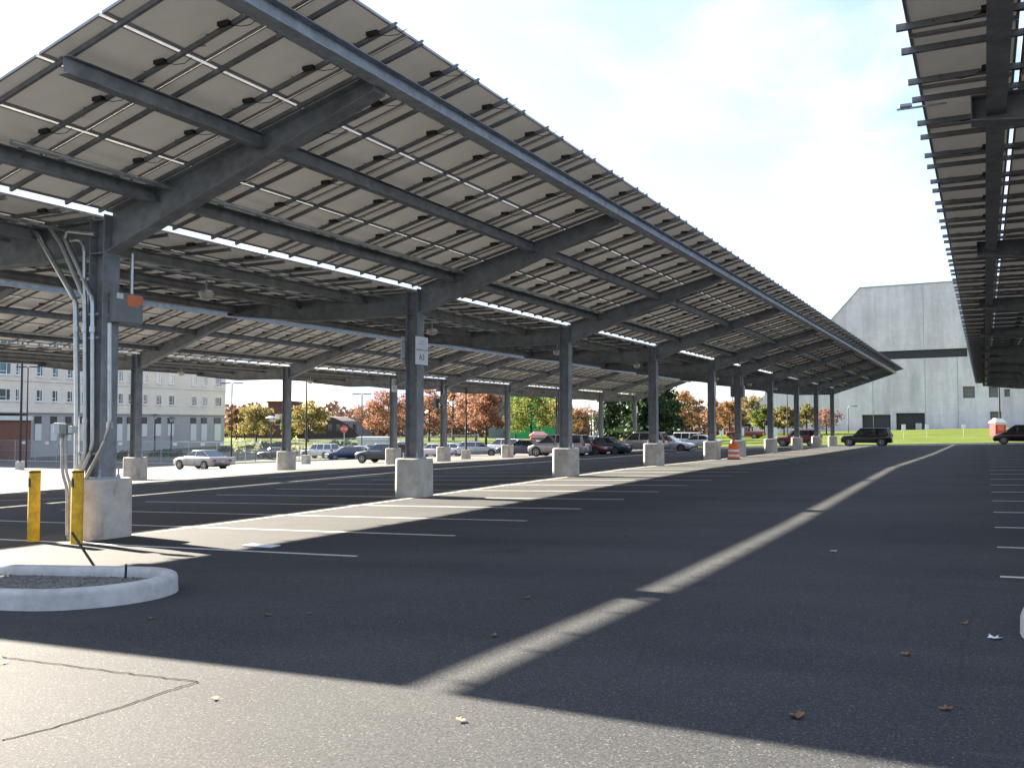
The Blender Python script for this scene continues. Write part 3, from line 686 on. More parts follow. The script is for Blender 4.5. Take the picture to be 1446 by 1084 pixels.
def sensor():
    o = empty('light_sensor', W((-.62, 10.6, 3.36)), 0, 'small sensor on a rod sticking out from the edge of the right canopy', 'sensor')
    mb = MB(); mb.box((-.18, -.012, -.02), (.4, .012, .0)); mb.obj('arm', STEELB, o)
    mb = MB(); mb.box((-.15, -.04, .001), (.0, .04, .05)); mb.obj('sensor_head', STEELB, o, bevel=.012)
sensor()
# ---------------------------------------------------------------- traffic barrel
def barrel(x, y):
    p = G(x, y); p.x += .05; o = empty('traffic_barrel', p, 0, 'orange and white striped traffic barrel by the fifth and sixth concrete bases', 'traffic barrel')
    OR = mat('orange_plastic', (.75, .13, .02), .45, 0, .1); RW = mat('reflective_white', (.75, .72, .7), .4, 0, .08); RUB = mat('rubber', (.02, .02, .02), .8)
    prof = [(0, .30, OR), (.12, .29, OR), (.26, .28, RW), (.42, .268, OR), (.56, .256, RW), (.72, .245, OR), (.86, .235, OR), (.9, .14, OR)]
    mb = MB(); mb.cyl((0, 0, 0), .38, .05, 20); mb.obj('rubber_base', RUB, o)
    mb = MB(); zs = [.05, .16, .17, .30, .31, .44, .45, .58, .59, .74, .86, .91, .98]; rs = [.34, .335, .33, .325, .32, .315, .31, .305, .30, .295, .285, .16, .1]
    mi = [0, 0, 1, 0, 0, 0, 1, 0, 0, 0, 0, 0]
    for i in range(len(zs)-1): mb.tube([(0, 0, zs[i]), (0, 0, zs[i+1])], [rs[i], rs[i+1]], 24, mi[i], cap=(i == len(zs)-2))
    mb.obj('barrel_body', [OR, RW], o, recalc=False)
    mb = MB(); mb.tube([(-.1, 0, .97), (-.1, 0, 1.07), (.1, 0, 1.07), (.1, 0, .97)], .02, 6); mb.obj('handle', OR, o)
    mb = MB(); mb.cyl((0, 0, 1.08), .05, .03, 12); mb.tube([(0, -.03, 1.2), (0, .03, 1.2)], .1, 16); mb.obj('warning_lamp', mat('lamp_red', (.6, .06, .03), .3), o)
barrel(1035, 648.5)

# ---------------------------------------------------------------- vehicles
GLASS = mat('car_glass', (.012, .016, .02), .06, 0, .1, spec=.9, coat=.5); TYRE = mat('tyre_rubber', (.013, .013, .014), .85, 0, .2); RIM = mat('wheel_rim', (.35, .36, .37), .3, .8, .1)
TRIM = mat('dark_trim', (.02, .02, .022), .6); HL = mat('headlight_lens', (.65, .67, .7), .12, 0, .05, spec=.9); TL = mat('taillight_lens', (.33, .015, .01), .2, 0, .1, spec=.8); PLATE = mat('number_plate', (.55, .52, .42), .5)
def paint(col, name): return mat(name, col, .28, .25, .04, 2., spec=.6, coat=.9)
# profile: stations (x from front 0..1, z of bonnet/deck line), cabin base x0,x1 ; roof x0,x1
SPEC = {
 'sedan': dict(L=4.75, Wd=1.8, Hh=1.44, belt=.92, deck=[(0, .62), (.02, .70), (.1, .80), (.28, .90), (.30, .93), (.79, .98), (.83, .98), (.97, .93), (1, .78)], cab=(.27, .86), roof=(.43, .69), wr=.32, axle=(.185, .79), pill=(.555,)),
 'hatch': dict(L=4.3, Wd=1.76, Hh=1.48, belt=.95, deck=[(0, .60), (.02, .72), (.1, .84), (.25, .95), (.30, .97), (.8, 1.0), (.97, 1.0), (1, .85)], cab=(.22, .985), roof=(.42, .88), wr=.32, axle=(.18, .82), pill=(.56, .8)),
 'suv': dict(L=4.75, Wd=1.9, Hh=1.8, belt=1.10, deck=[(0, .70), (.015, .92), (.06, 1.0), (.25, 1.06), (.28, 1.12), (.98, 1.14), (1, .95)], cab=(.25, .995), roof=(.39, .93), wr=.38, axle=(.17, .80), pill=(.53, .74)),
 'van': dict(L=5.0, Wd=1.95, Hh=1.75, belt=1.05, deck=[(0, .60), (.02, .74), (.12, .95), (.2, 1.05), (.98, 1.1), (1, .9)], cab=(.14, .99), roof=(.36, .95), wr=.34, axle=(.17, .8), pill=(.5, .72)),
 'pickup': dict(L=5.5, Wd=1.95, Hh=1.8, belt=1.1, deck=[(0, .75), (.015, .95), (.05, 1.02), (.26, 1.1), (.60, 1.12), (.62, 1.12), (1, 1.12)], cab=(.27, .62), roof=(.35, .59), wr=.39, axle=(.16, .79), pill=(.48,)),
 'jeep': dict(L=4.4, Wd=1.8, Hh=1.82, belt=1.15, deck=[(0, .85), (.01, 1.05), (.28, 1.12), (.30, 1.15), (1, 1.15)], cab=(.29, .985), roof=(.34, .97), wr=.39, axle=(.16, .78), pill=(.55, .76)),
}
def vehicle(kind, pm, pos, heading, label, name=None, grp='cars parked around the lot', rack=False, scale=1.):
    S = SPEC[kind]; L, Wd, Hh = S['L'], S['Wd'], S['Hh']; hw = Wd/2
    nm = {'sedan': 'sedan_car', 'hatch': 'hatchback_car', 'suv': 'sport_utility_car', 'van': 'minivan', 'pickup': 'pickup_truck', 'jeep': 'off_road_car'}[kind]
    o = empty(nm, pos, heading, label, 'pickup' if kind == 'pickup' else 'car', grp); o.scale = (scale,)*3
    x = lambda q: L/2-q*L     # +x is forward
    # lower body loft
    st = [(0, .80), (.015, .90), (.05, .96), (.12, .99), (.3, 1), (.7, 1), (.9, .985), (.97, .95), (1, .88)]
    qs = sorted(set([a for a, b in st]+[a for a, b in S['deck']])); mb = MB(); vs = []; z0 = .24 if kind not in ('suv', 'pickup', 'jeep') else .33
    for q in qs:
        w = hw*lerp(q, st); zd = lerp(q, S['deck']); zb = z0+(.10 if q < .01 or q > .99 else 0); sh = min(zd-.03, zb+(zd-zb)*.72)
        vs += [(x(q), s*a*w, z) for s, a, z in ((-1, .9, zb), (-1, .985, zb+.12), (-1, 1, sh), (-1, .965, zd-.015), (-1, .86, zd), (1, .86, zd), (1, .965, zd-.015), (1, 1, sh), (1, .985, zb+.12), (1, .9, zb))]
    n = 10; m = len(qs)
    mb.add(vs, [(i*n+k, i*n+(k+1) % n, (i+1)*n+(k+1) % n, (i+1)*n+k) for i in range(m-1) for k in range(n)]+[list(range(n))[::-1], list(range((m-1)*n, m*n))], 0, True)
    body = mb.obj('body', pm, o)
    # cabin glass
    c0, c1 = S['cab']; r0, r1 = S['roof']; zb = lambda q: lerp(q, S['deck'])-.02
    zt = Hh-.05; bw = hw*.93; rw = hw*.74; mb = MB()
    bs = [(c0, bw*.86), (c0+.06, bw), (c1-.05, bw*.98), (c1, bw*.86)]; ts = [(r0, rw*.9), (r0+.04, rw), (r1-.03, rw), (r1, rw*.92)]
    vs = [(x(q), s*w, zb(q)) for s in (-1, 1) for q, w in bs]+[(x(q), s*w, zt) for s in (-1, 1) for q, w in ts]
    fs = [(i, i+1, 9+i, 8+i) for i in range(3)]+[(4+i, 5+i, 13+i, 12+i) for i in range(3)]+[(0, 4, 12, 8), (3, 7, 15, 11), (8, 9, 13, 12), (9, 10, 14, 13), (10, 11, 15, 14), (0, 1, 5, 4), (1, 2, 6, 5), (2, 3, 7, 6)]
    mb.add(vs, fs); mb.obj('windows', GLASS, o)
    # roof
    mb = MB(); rings = []
    for zz, g, e in ((zt-.015, 1.03, .012), (zt+.02, 1.0, .005), (Hh, .82, -.03)):
        rings.append([(x(q)+(e*L*.3 if j < 2 else -e*L*.3), w*g, zz) for j, (q, w) in enumerate(ts)]+[(x(q)+(e*L*.3 if j < 2 else -e*L*.3), -w*g, zz) for j, (q, w) in list(enumerate(ts))[::-1]])
    vs = [v for r in rings for v in r]; mb.add(vs, [(i*8+k, i*8+(k+1) % 8, (i+1)*8+(k+1) % 8, (i+1)*8+k) for i in range(2) for k in range(8)]+[list(range(8))[::-1], list(range(16, 24))], 0, True)
    mb.obj('roof', pm, o)
    # pillars, both sides, proud of the glass
    mb = MB()
    def pil(qb, wb, qt, wt, th=.035):
        for s in (-1, 1):
            a = Vector((x(qb), s*(wb+.004), zb(qb))); b = Vector((x(qt), s*(wt+.004), zt)); e = Vector((th, 0, 0)); d = Vector((0, s*.006, 0)); i = Vector((0, -s*.05, 0))
            mb.hexa([a-e+i, a+e+i, a+e+d, a-e+d, b-e+i, b+e+i, b+e+d, b-e+d])
    pil(c0+.008, bw*.88, r0+.005, rw*.93); pil(c1-.01, bw*.88, r1-.003, rw*.95, .05 if kind != 'sedan' else .07)
    for q in S['pill']:
        qt = min(q, r1-.03); pil(q, bw, qt, rw, .04 if q < .6 else .07)
    mb.obj('pillar', pm, o)
    # wheels
    wr = S['wr']
    for q in S['axle']:
        for s in (-1, 1):
            ar = MB(); y = s*hw
            ar.disc_y((x(q), wr+.02), wr+.07, min(y*.9, y*1.004), max(y*.9, y*1.004), 24); ar.obj('wheel_arch', TRIM, o)
            tm = MB(); w0, w1 = sorted((y*.76, y*1.015)); tm.disc_y((0, 0), wr, w0+.02, w1-.02, 24); tm.disc_y((0, 0), wr-.03, w0, w1, 24)
            t = tm.obj('wheel', TYRE, o, (x(q), 0, wr))
            rm = MB(); ya, yb = sorted((y*1.005, y*1.028)); rm.disc_y((0, 0), wr*.2, ya, yb+.004, 12)
            for k in range(5):
                a = 2*math.pi*k/5; c, sn = math.cos(a), math.sin(a); e = wr*.1; r = wr*.64
                P = [(-sn*e, c*e), (c*r-sn*e*.8, sn*r+c*e*.8), (c*r+sn*e*.8, sn*r-c*e*.8), (sn*e, -c*e)]
                rm.hexa([(px, ya, pz) for px, pz in P]+[(px, yb, pz) for px, pz in P])
            nn = 24; v = []
            for rr in (wr*.62, wr*.72):
                for yy in (ya, yb): v += [(rr*math.cos(2*math.pi*k/nn), yy, rr*math.sin(2*math.pi*k/nn)) for k in range(nn)]
            rm.add(v, [(a*nn+k, a*nn+(k+1) % nn, b*nn+(k+1) % nn, b*nn+k) for a, b in ((0, 1), (1, 3), (3, 2), (2, 0)) for k in range(nn)])
            rm.obj('rim', RIM, t)
    fz = lerp(.03, S['deck'])-.16; rz = lerp(.985, S['deck'])-.2
    for s in (-1, 1):
        mb = MB(); a, b = sorted((s*hw*.52, s*hw*.905)); mb.box((L/2-.2, a, fz-.02), (L/2-.02+.012, b, fz+.12)); mb.obj('headlight', HL, o, bevel=.02)
        mb = MB(); a, b = sorted((s*hw*.62, s*hw*.945)); tall = .3 if kind in ('suv', 'van', 'jeep') else .14; mb.box((-L/2-.012, a, rz-.02), (-L/2+.12, b, rz-.02+tall)); mb.obj('taillight', TL, o, bevel=.015)
        mb = MB(); a, b = sorted((s*hw*.97, s*(hw+.17))); xm = x(c0+.06); mb.box((xm-.05, a, zb(c0)+.05), (xm+.05, b, zb(c0)+.19)); mb.obj('mirror', pm, o, bevel=.02)
    mb = MB(); mb.box((L/2-.04, -hw*.6, z0+.12), (L/2+.015, hw*.6, z0+.27)); mb.box((-L/2-.02, -hw*.85, z0+.1), (-L/2+.03, hw*.85, z0+.17)); mb.obj('bumper_trim', TRIM, o)
    mb = MB(); mb.box((-L/2-.03, -.15, z0+.3), (-L/2+.02, .15, z0+.45)); mb.obj('number_plate', PLATE, o)
    mb = MB(); 
    for q in (.36, .56, .74 if kind != 'pickup' else .6):
        for s in (-1, 1):
            y0, y1 = sorted((s*hw*.96, s*hw*1.002)); mb.box((x(q)-.006, y0, z0+.16), (x(q)+.006, y1, zb(q)-.12))
    mb.obj('door_seam', TRIM, o)
    if kind == 'pickup':
        mb = MB(); mb.box((-L/2+.08, -hw*.8, 1.121), (x(.63), hw*.8, 1.126)); mb.obj('bed_opening', TRIM, o)
    if kind == 'jeep':
        mb = MB(); mb.tube([(-L/2-.02, 0, .95), (-L/2-.22, 0, .95)], [.36, .36], 20); mb.obj('spare_wheel', TYRE, o)
    if rack:
        mb = MB()
        for s in (-1, 1): mb.tube([(x(r0+.05), s*rw*.85, Hh-.02), (x(r0+.09), s*rw*.85, Hh+.06), (x(r1-.06), s*rw*.85, Hh+.06), (x(r1-.03), s*rw*.85, Hh-.02)], .018, 6)
        mb.obj('roof_rack', TRIM, o)
    return o
P_ = paint
def car(kind, x, y, D, heading, col, cname, label, **kw):
    """x,y: pixel of the wheel line at the car's middle; D: view depth or None to stand on the ground there"""
    p = gnd(x, y) if D is None else at_depth(x, D)
    p.z = H(p.x, p.y); return vehicle(kind, P_(col, cname), W(p), heading, label, **kw)
LEFT, RIGHT = math.pi, 0.
SIL = (.42, .43, .45); NAVY = (.01, .025, .07); BLK = (.008, .008, .009); WHT = (.72, .73, .74); TAN = (.40, .36, .30); RED = (.16, .008, .008)
car('sedan', 285, 662, None, LEFT-.12, (.27, .255, .26), 'champagne_paint', 'champagne silver sedan alone in the sun, between the first and second far columns')
car('hatch', 388, 648.5, None, LEFT, (.008, .014, .018), 'dark_green_paint', 'dark teal hatchback half hidden by the second far column')
car('suv', 452, 647, None, LEFT, WHT, 'white_paint', 'white sport utility car behind a dark lamp post', rack=True)
car('hatch', 487, 648, None, LEFT+.9, (.012, .03, .10), 'blue_paint', 'blue car with a pale bonnet, next to the white sport utility car')
car('sedan', 512, 646.5, None, RIGHT+.4, (.66, .67, .69), 'pearl_paint', 'white sedan seen from behind, right of the blue car')
car('sedan', 530, 643, 96, RIGHT+.2, (.20, .02, .03), 'red_paint', 'red car mostly hidden behind the dark hatchback')
car('hatch', 541, 653, None, LEFT, (.012, .02, .032), 'midnight_paint', 'midnight blue hatchback beside the footing left of the A3 column')
car('suv', 571, 643, 92, LEFT, (.45, .47, .5), 'ice_paint', 'pale sport utility car just left of the A3 column')
car('sedan', 612, 645, 84, LEFT, (.52, .47, .50), 'rose_silver_paint', 'pale sedan seen between the A3 column and the next footing')
car('sedan', 637, 645, 86, LEFT, (.68, .69, .70), 'chalk_paint', 'white sedan with bright windows, left of the small lamp footing')
car('hatch', 675, 643.5, None, RIGHT+.5, (.40, .44, .48), 'sky_silver_paint', 'silver blue rounded car right of the small lamp footing')
car('van', 712, 641, 96, LEFT, (.7, .7, .71), 'van_white_paint', 'white van behind the fifth far column')
car('sedan', 738, 643.5, None, LEFT, NAVY, 'navy_paint', 'navy sedan right of the fifth far column')
car('sedan', 758, 641, 90, LEFT, (.5, .54, .58), 'pale_blue_paint', 'pale silver blue car behind the navy sedan')
car('van', 790, 643.5, None, LEFT, (.36, .34, .36), 'greige_paint', 'silver grey minivan nosing out left of the third middle column')
car('sedan', 822, 642, None, RIGHT, (.14, .012, .02), 'burgundy_paint', 'burgundy car right of the third middle column')
car('suv', 818, 636, 92, LEFT, (.55, .57, .58), 'mist_paint', 'light sport utility car behind the burgundy one')
car('sedan', 851, 641, None, LEFT, (.03, .07, .075), 'teal_paint', 'dark teal sedan behind the seventh far footing')
car('suv', 905, 639, None, LEFT, TAN, 'tan_paint', 'tan sport utility car with roof rack behind the fourth middle column', rack=True)
car('sedan', 943, 637, None, RIGHT, (.48, .49, .52), 'silver_paint', 'silver sedan right of the tan sport utility car')
car('jeep', 962, 634, 88, LEFT, WHT, 'jeep_white_paint', 'white off road car with spare wheel behind the silver sedan')
car('sedan', 985, 634.5, 82, LEFT, (.6, .61, .64), 'frost_paint', 'pale silver car whose nose shows left of the fifth footing')
car('suv', 1128, 629.5, None, LEFT, (.13, .008, .009), 'maroon_paint', 'maroon sport utility car behind the last footings', rack=True)
car('suv', 1224, 629.5, None, LEFT, BLK, 'black_paint', 'black sport utility car at the far right end of the middle canopy', rack=True)
car('van', 1446, 626.5, None, LEFT, (.03, .01, .014), 'plum_paint', 'dark plum minivan cut off by the right edge')
car('pickup', 1052, 614, 118, LEFT, (.22, .012, .012), 'pickup_red_paint', 'red pickup truck far off on the road past the grass')

# ---------------------------------------------------------------- posts, lamps, signs, booths
POLE = mat('dark_bronze_pole', (.02, .022, .022), .5, .2, .15)
def lamp_pole(x, yb, D, ytop, label, heads=2, base=True, m=POLE, hw=1.1, wide=.085):
    p = gnd(x, yb) if D is None else at_depth(x, D)
    Dd = p.dot(Fv); ztop = on_t(x, ytop, p.y).z; h = (ztop-p.z)*K
    o = empty('street_lamp', W(p), 0, label, 'street lamp', 'tall lamp posts around the lot')
    if base:
        mb = MB(); P = rounded(.3, .05); mb.prism(P, -.3, .78); mb.obj('concrete_base', CONC, o)
    mb = MB(); mb.tube([(0, 0, 0), (0, 0, h)], [wide, wide*.6], 10); mb.obj('pole', m, o)
    a = psi
    for k in range(heads):
        s = (-1) ** k; d = Vector((math.cos(a), math.sin(a), 0))*s; q = d.cross(Vector((0, 0, 1)))*.17; mb = MB()
        c0 = Vector((0, 0, h))+d*.12; c1 = Vector((0, 0, h))+d*(hw); z = Vector((0, 0, .05))
        mb.hexa([c0-q*.3-z, c1-q-z, c1+q-z, c0+q*.3-z, c0-q*.3+z, c1-q+z, c1+q+z, c0+q*.3+z]); mb.obj('lamp_head', m, o)
    return o
lamp_pole(28, 663, None, 440, 'thick tall pole on a block base at far left, the left of two', 0, wide=.13)
lamp_pole(38, 655, 76, 518, 'twin-headed lamp post at the far left, right of the thicker pole', 2, False)
lamp_pole(327, 646.5, 78, 541, 'twin-headed lamp post in front of the right end of the beige building', 2)
lamp_pole(432, 655, None, 505, 'dark lamp post on a small block right of the second far column', 2)
lamp_pole(511, 640, 92, 556, 'twin-headed lamp post against the open sky left of the orange trees', 2, False)
lamp_pole(658, 648, None, 540, 'dark lamp post on a small block before the orange trees', 2)
lamp_pole(625, 634, 96, 552, 'slim lamp post among the orange trees right of the A3 column', 2, False)
lamp_pole(786, 640, 76, 500, 'lamp post base showing left of the third middle column', 0)
lamp_pole(1112, 628, 100, 530, 'thin dark post seen between the seventh and eighth middle columns', 0, False)
lamp_pole(1313, 609, 150, 571, 'single dark lamp post before the hall, right of its doors', 1, False, hw=.7, wide=.12)
lamp_pole(1412, 622, 108, 520, 'tall dark pole behind the red booth at the right', 0, False, wide=.14)
def cobra(x, D, ytop):
    p = at_depth(x, D); h = (on_t(x, ytop, p.y).z-p.z)*K; o = empty('street_lamp', W(p), 0, 'pale lamp post with a short arm before the left end of the white hall', 'street lamp', 'tall lamp posts around the lot')
    m = mat('pale_pole', (.18, .2, .21), .5, .3); mb = MB(); mb.tube([(0, 0, 0), (0, 0, h-.3), (.2, .1, h), (.9, .45, h)], .07, 8); mb.obj('pole', m, o)
    mb = MB(); mb.box((.8, .3, h-.08), (1.4, .6, h+.1)); mb.obj('lamp_head', m, o)
cobra(1198, 125, 573)
def post_lamp(x, D, ytop, label, cap=True):
    p = at_depth(x, D); h = (on_t(x, ytop, p.y).z-p.z)*K; o = empty('post_lamp', W(p), 0, label, 'street lamp', 'short campus post lamps')
    mb = MB(); mb.tube([(0, 0, 0), (0, 0, h-.7)], [.1, .06], 8); mb.obj('pole', POLE, o)
    mb = MB(); mb.prism([(.16*math.cos(a*.785), .16*math.sin(a*.785)) for a in range(8)], h-.7, h-.25, 0, 1.8); mb.obj('lantern', mat('lantern_glass', (.5, .52, .52), .3), o)
    mb = MB(); mb.prism([(.75*math.cos(a*.524), .75*math.sin(a*.524)) for a in range(12)], h-.25, h, 0, .25); mb.obj('lamp_cap', mat('pale_cap', (.45, .47, .48), .5) if cap else POLE, o)
post_lamp(383, 92, 587, 'short post lamp with a pale flared cap, left of the second far column'); post_lamp(242, 100, 588, 'short dark post lamp in front of the beige building near its middle', False)
post_lamp(219, 100, 584, 'post lamp with two arms in front of the beige building, left of the other one', False)
def small_sign(x, D, y0, y1, label, w=.5, cat='sign'):
    p = at_depth(x, D); zt_ = on_t(x, y0, p.y).z; zb_ = on_t(x, y1, p.y).z; h = (zt_-p.z)*K; hb = (zb_-p.z)*K
    o = empty('sign_post', W(p), psi, label, cat, 'small white signs on posts along the grass')
    mb = MB(); mb.box((-.03, .0, -.2), (.03, .04, h)); mb.obj('post', mat('post_steel', (.3, .31, .32), .5, .4), o)
    mb = MB(); mb.box((-w/2, -.02, max(hb, .1)), (w/2, -.002, h)); mb.obj('sign_plate', WHITE, o)
for x, D, y0, y1, lb in ((1276, 98, 599, 608, 'small white sign on a post before the dark garage doors'), (1309, 98, 599, 606, 'faint white sign on a post right of the garage doors'), (1361, 98, 599, 604, 'pale sign on a thin post in the middle of the right lawn'),
                         (1019, 100, 608, 614, 'small white sign on the grass left of the barrel'), (1048, 100, 604, 615, 'white sign right beside the sixth middle column'), (1095, 100, 605, 616, 'white sign between the seventh and eighth middle columns')):
    small_sign(x, D, y0, y1, lb)
def stop_sign(x, D, yc):
    p = at_depth(x, D); h = (on_t(x, yc, p.y).z-p.z)*K; o = empty('stop_sign', W(p), psi, 'faded red octagonal stop sign on a pale post, left of the orange trees', 'stop sign')
    mb = MB(); mb.box((-.04, .02, -.1), (.04, .07, h)); mb.obj('post', mat('pale_post', (.5, .5, .5), .6), o)
    r = .52; oc = [(r*math.cos(R_(22.5+45*k)), r*math.sin(R_(22.5+45*k))) for k in range(8)]
    mb = MB(); mb.add([(a, 0, h+b) for a, b in oc]+[(a, .018, h+b) for a, b in oc], [list(range(8)), list(range(8, 16))[::-1]]+[(k, 8+k, 8+(k+1) % 8, (k+1) % 8) for k in range(8)]); pl = mb.obj('sign_plate', mat('stop_red', (.42, .06, .06), .5), o)
    text_obj('STOP', .36, (0, -.004, h-.12), (R_(90), 0, 0), WHITE, 'lettering', o)
stop_sign(486, 100, 605.5)
def booth(x, D, w, h, label, arch=False):
    p = at_depth(x, D); o = empty('ticket_booth', W(p), psi, label, 'booth', 'red booths at the edge of the lot'); r = w/2
    RD = mat('booth_red', (.42, .02, .02), .5, 0, .1); CR = mat('booth_cream', (.68, .64, .6), .5, 0, .05)
    mb = MB(); mb.box((-r, -r, 0), (r, r, h*.74)); mb.obj('cabin', RD, o, bevel=.03)
    mb = MB(); mb.prism([(-r*1.15, -r*1.15), (r*1.15, -r*1.15), (r*1.15, r*1.15), (-r*1.15, r*1.15)], h*.742, h*.80); mb.prism([(-r*1.1, -r*1.1), (r*1.1, -r*1.1), (r*1.1, r*1.1), (-r*1.1, r*1.1)], h*.802, h, 0, .5); mb.obj('roof', CR if not arch else mat('booth_pink', (.5, .25, .25), .5), o)
    mb = MB(); mb.box((-r*.55, -r-.02, h*.32), (r*.55, -r-.002, h*.62)); mb.obj('window', GLASS if arch else mat('booth_orange', (.7, .12, .05), .5), o)
    mb = MB(); mb.box((-r*1.02, -r-.012, h*.66), (r*1.02, -r-.002, h*.72)); mb.obj('trim_band', CR, o)
booth(1409, 98, 1.35, 2.3, 'red booth with a cream peaked roof behind the plum minivan'); booth(761, 112, 2.4, 2.3, 'small red kiosk with a rounded pink roof behind parked cars', True)
def drum(x, D, h, label):
    pass

# ---------------------------------------------------------------- chain link fence
def fence():
    m, nt, b = nodes('chain_link'); L = nt.links.new
    tc = N(nt, 'ShaderNodeTexCoord'); mp = N(nt, 'ShaderNodeMapping'); mp.inputs['Rotation'].default_value = (0, R_(45), 0); L(tc.outputs['Object'], mp.inputs['Vector'])
    sx = N(nt, 'ShaderNodeSeparateXYZ'); L(mp.outputs[0], sx.inputs[0]); ms = []
    for i in (0, 2):
        a = N(nt, 'ShaderNodeMath', operation='MULTIPLY'); a.inputs[1].default_value = 14.; L(sx.outputs[i], a.inputs[0])
        fr = N(nt, 'ShaderNodeMath', operation='FRACT'); L(a.outputs[0], fr.inputs[0]); lt = N(nt, 'ShaderNodeMath', operation='LESS_THAN'); lt.inputs[1].default_value = .13; L(fr.outputs[0], lt.inputs[0]); ms.append(lt)
    mx = N(nt, 'ShaderNodeMath', operation='MAXIMUM'); L(ms[0].outputs[0], mx.inputs[0]); L(ms[1].outputs[0], mx.inputs[1])
    b.inputs['Base Color'].default_value = (.33, .35, .34, 1); b.inputs['Metallic'].default_value = .4; b.inputs['Roughness'].default_value = .5; L(mx.outputs[0], b.inputs['Alpha'])
    FP = mat('fence_post_steel', (.40, .42, .41), .5, .4)
    us = [u for u in frange(-104, -45.5, 3.0)]
    g = us[0]; o = empty('chain_link_fence', W((-75, tfar(-75)+1.2, H(-75, tfar(-75)+1.2))), 0, 'long chain link fence along the far left side of the lot', 'fence')
    org = Vector(o.location); P = [W((u, tfar(u)+.6, H(u, tfar(u)+.6)))-org for u in us]; h = 2.35
    for p in P:
        mb = MB(); mb.tube([(0, 0, -.2), (0, 0, h+.05)], .04, 6); mb.obj('post', FP, o, p)
    mb = MB(); mb.tube([p+Vector((0, 0, h)) for p in P], .03, 6); mb.tube([p+Vector((0, 0, h*.5)) for p in P], .02, 6); mb.obj('rail', FP, o)
    mb = MB(); vs = []
    for p in P: vs += [p+Vector((0, -.05, .03)), p+Vector((0, -.05, h))]
    mb.add(vs, [(2*i, 2*i+2, 2*i+3, 2*i+1) for i in range(len(P)-1)]); mb.obj('wire_mesh', m, o, recalc=False)
    rr = random.Random(4)
    for k in range(13):   # small white notices wired on
        i = rr.randrange(2, len(P)-2); 
        if k < 13:
            p = P[3+k] if 3+k < len(P) else P[-1]
            mb = MB(); mb.box((-.3, -.09, 1.95), (.3, -.07, 2.25)); mb.obj('notice_plate', WHITE, o, p+Vector((rr.uniform(.5, 2.6), 0, 0)))
fence()

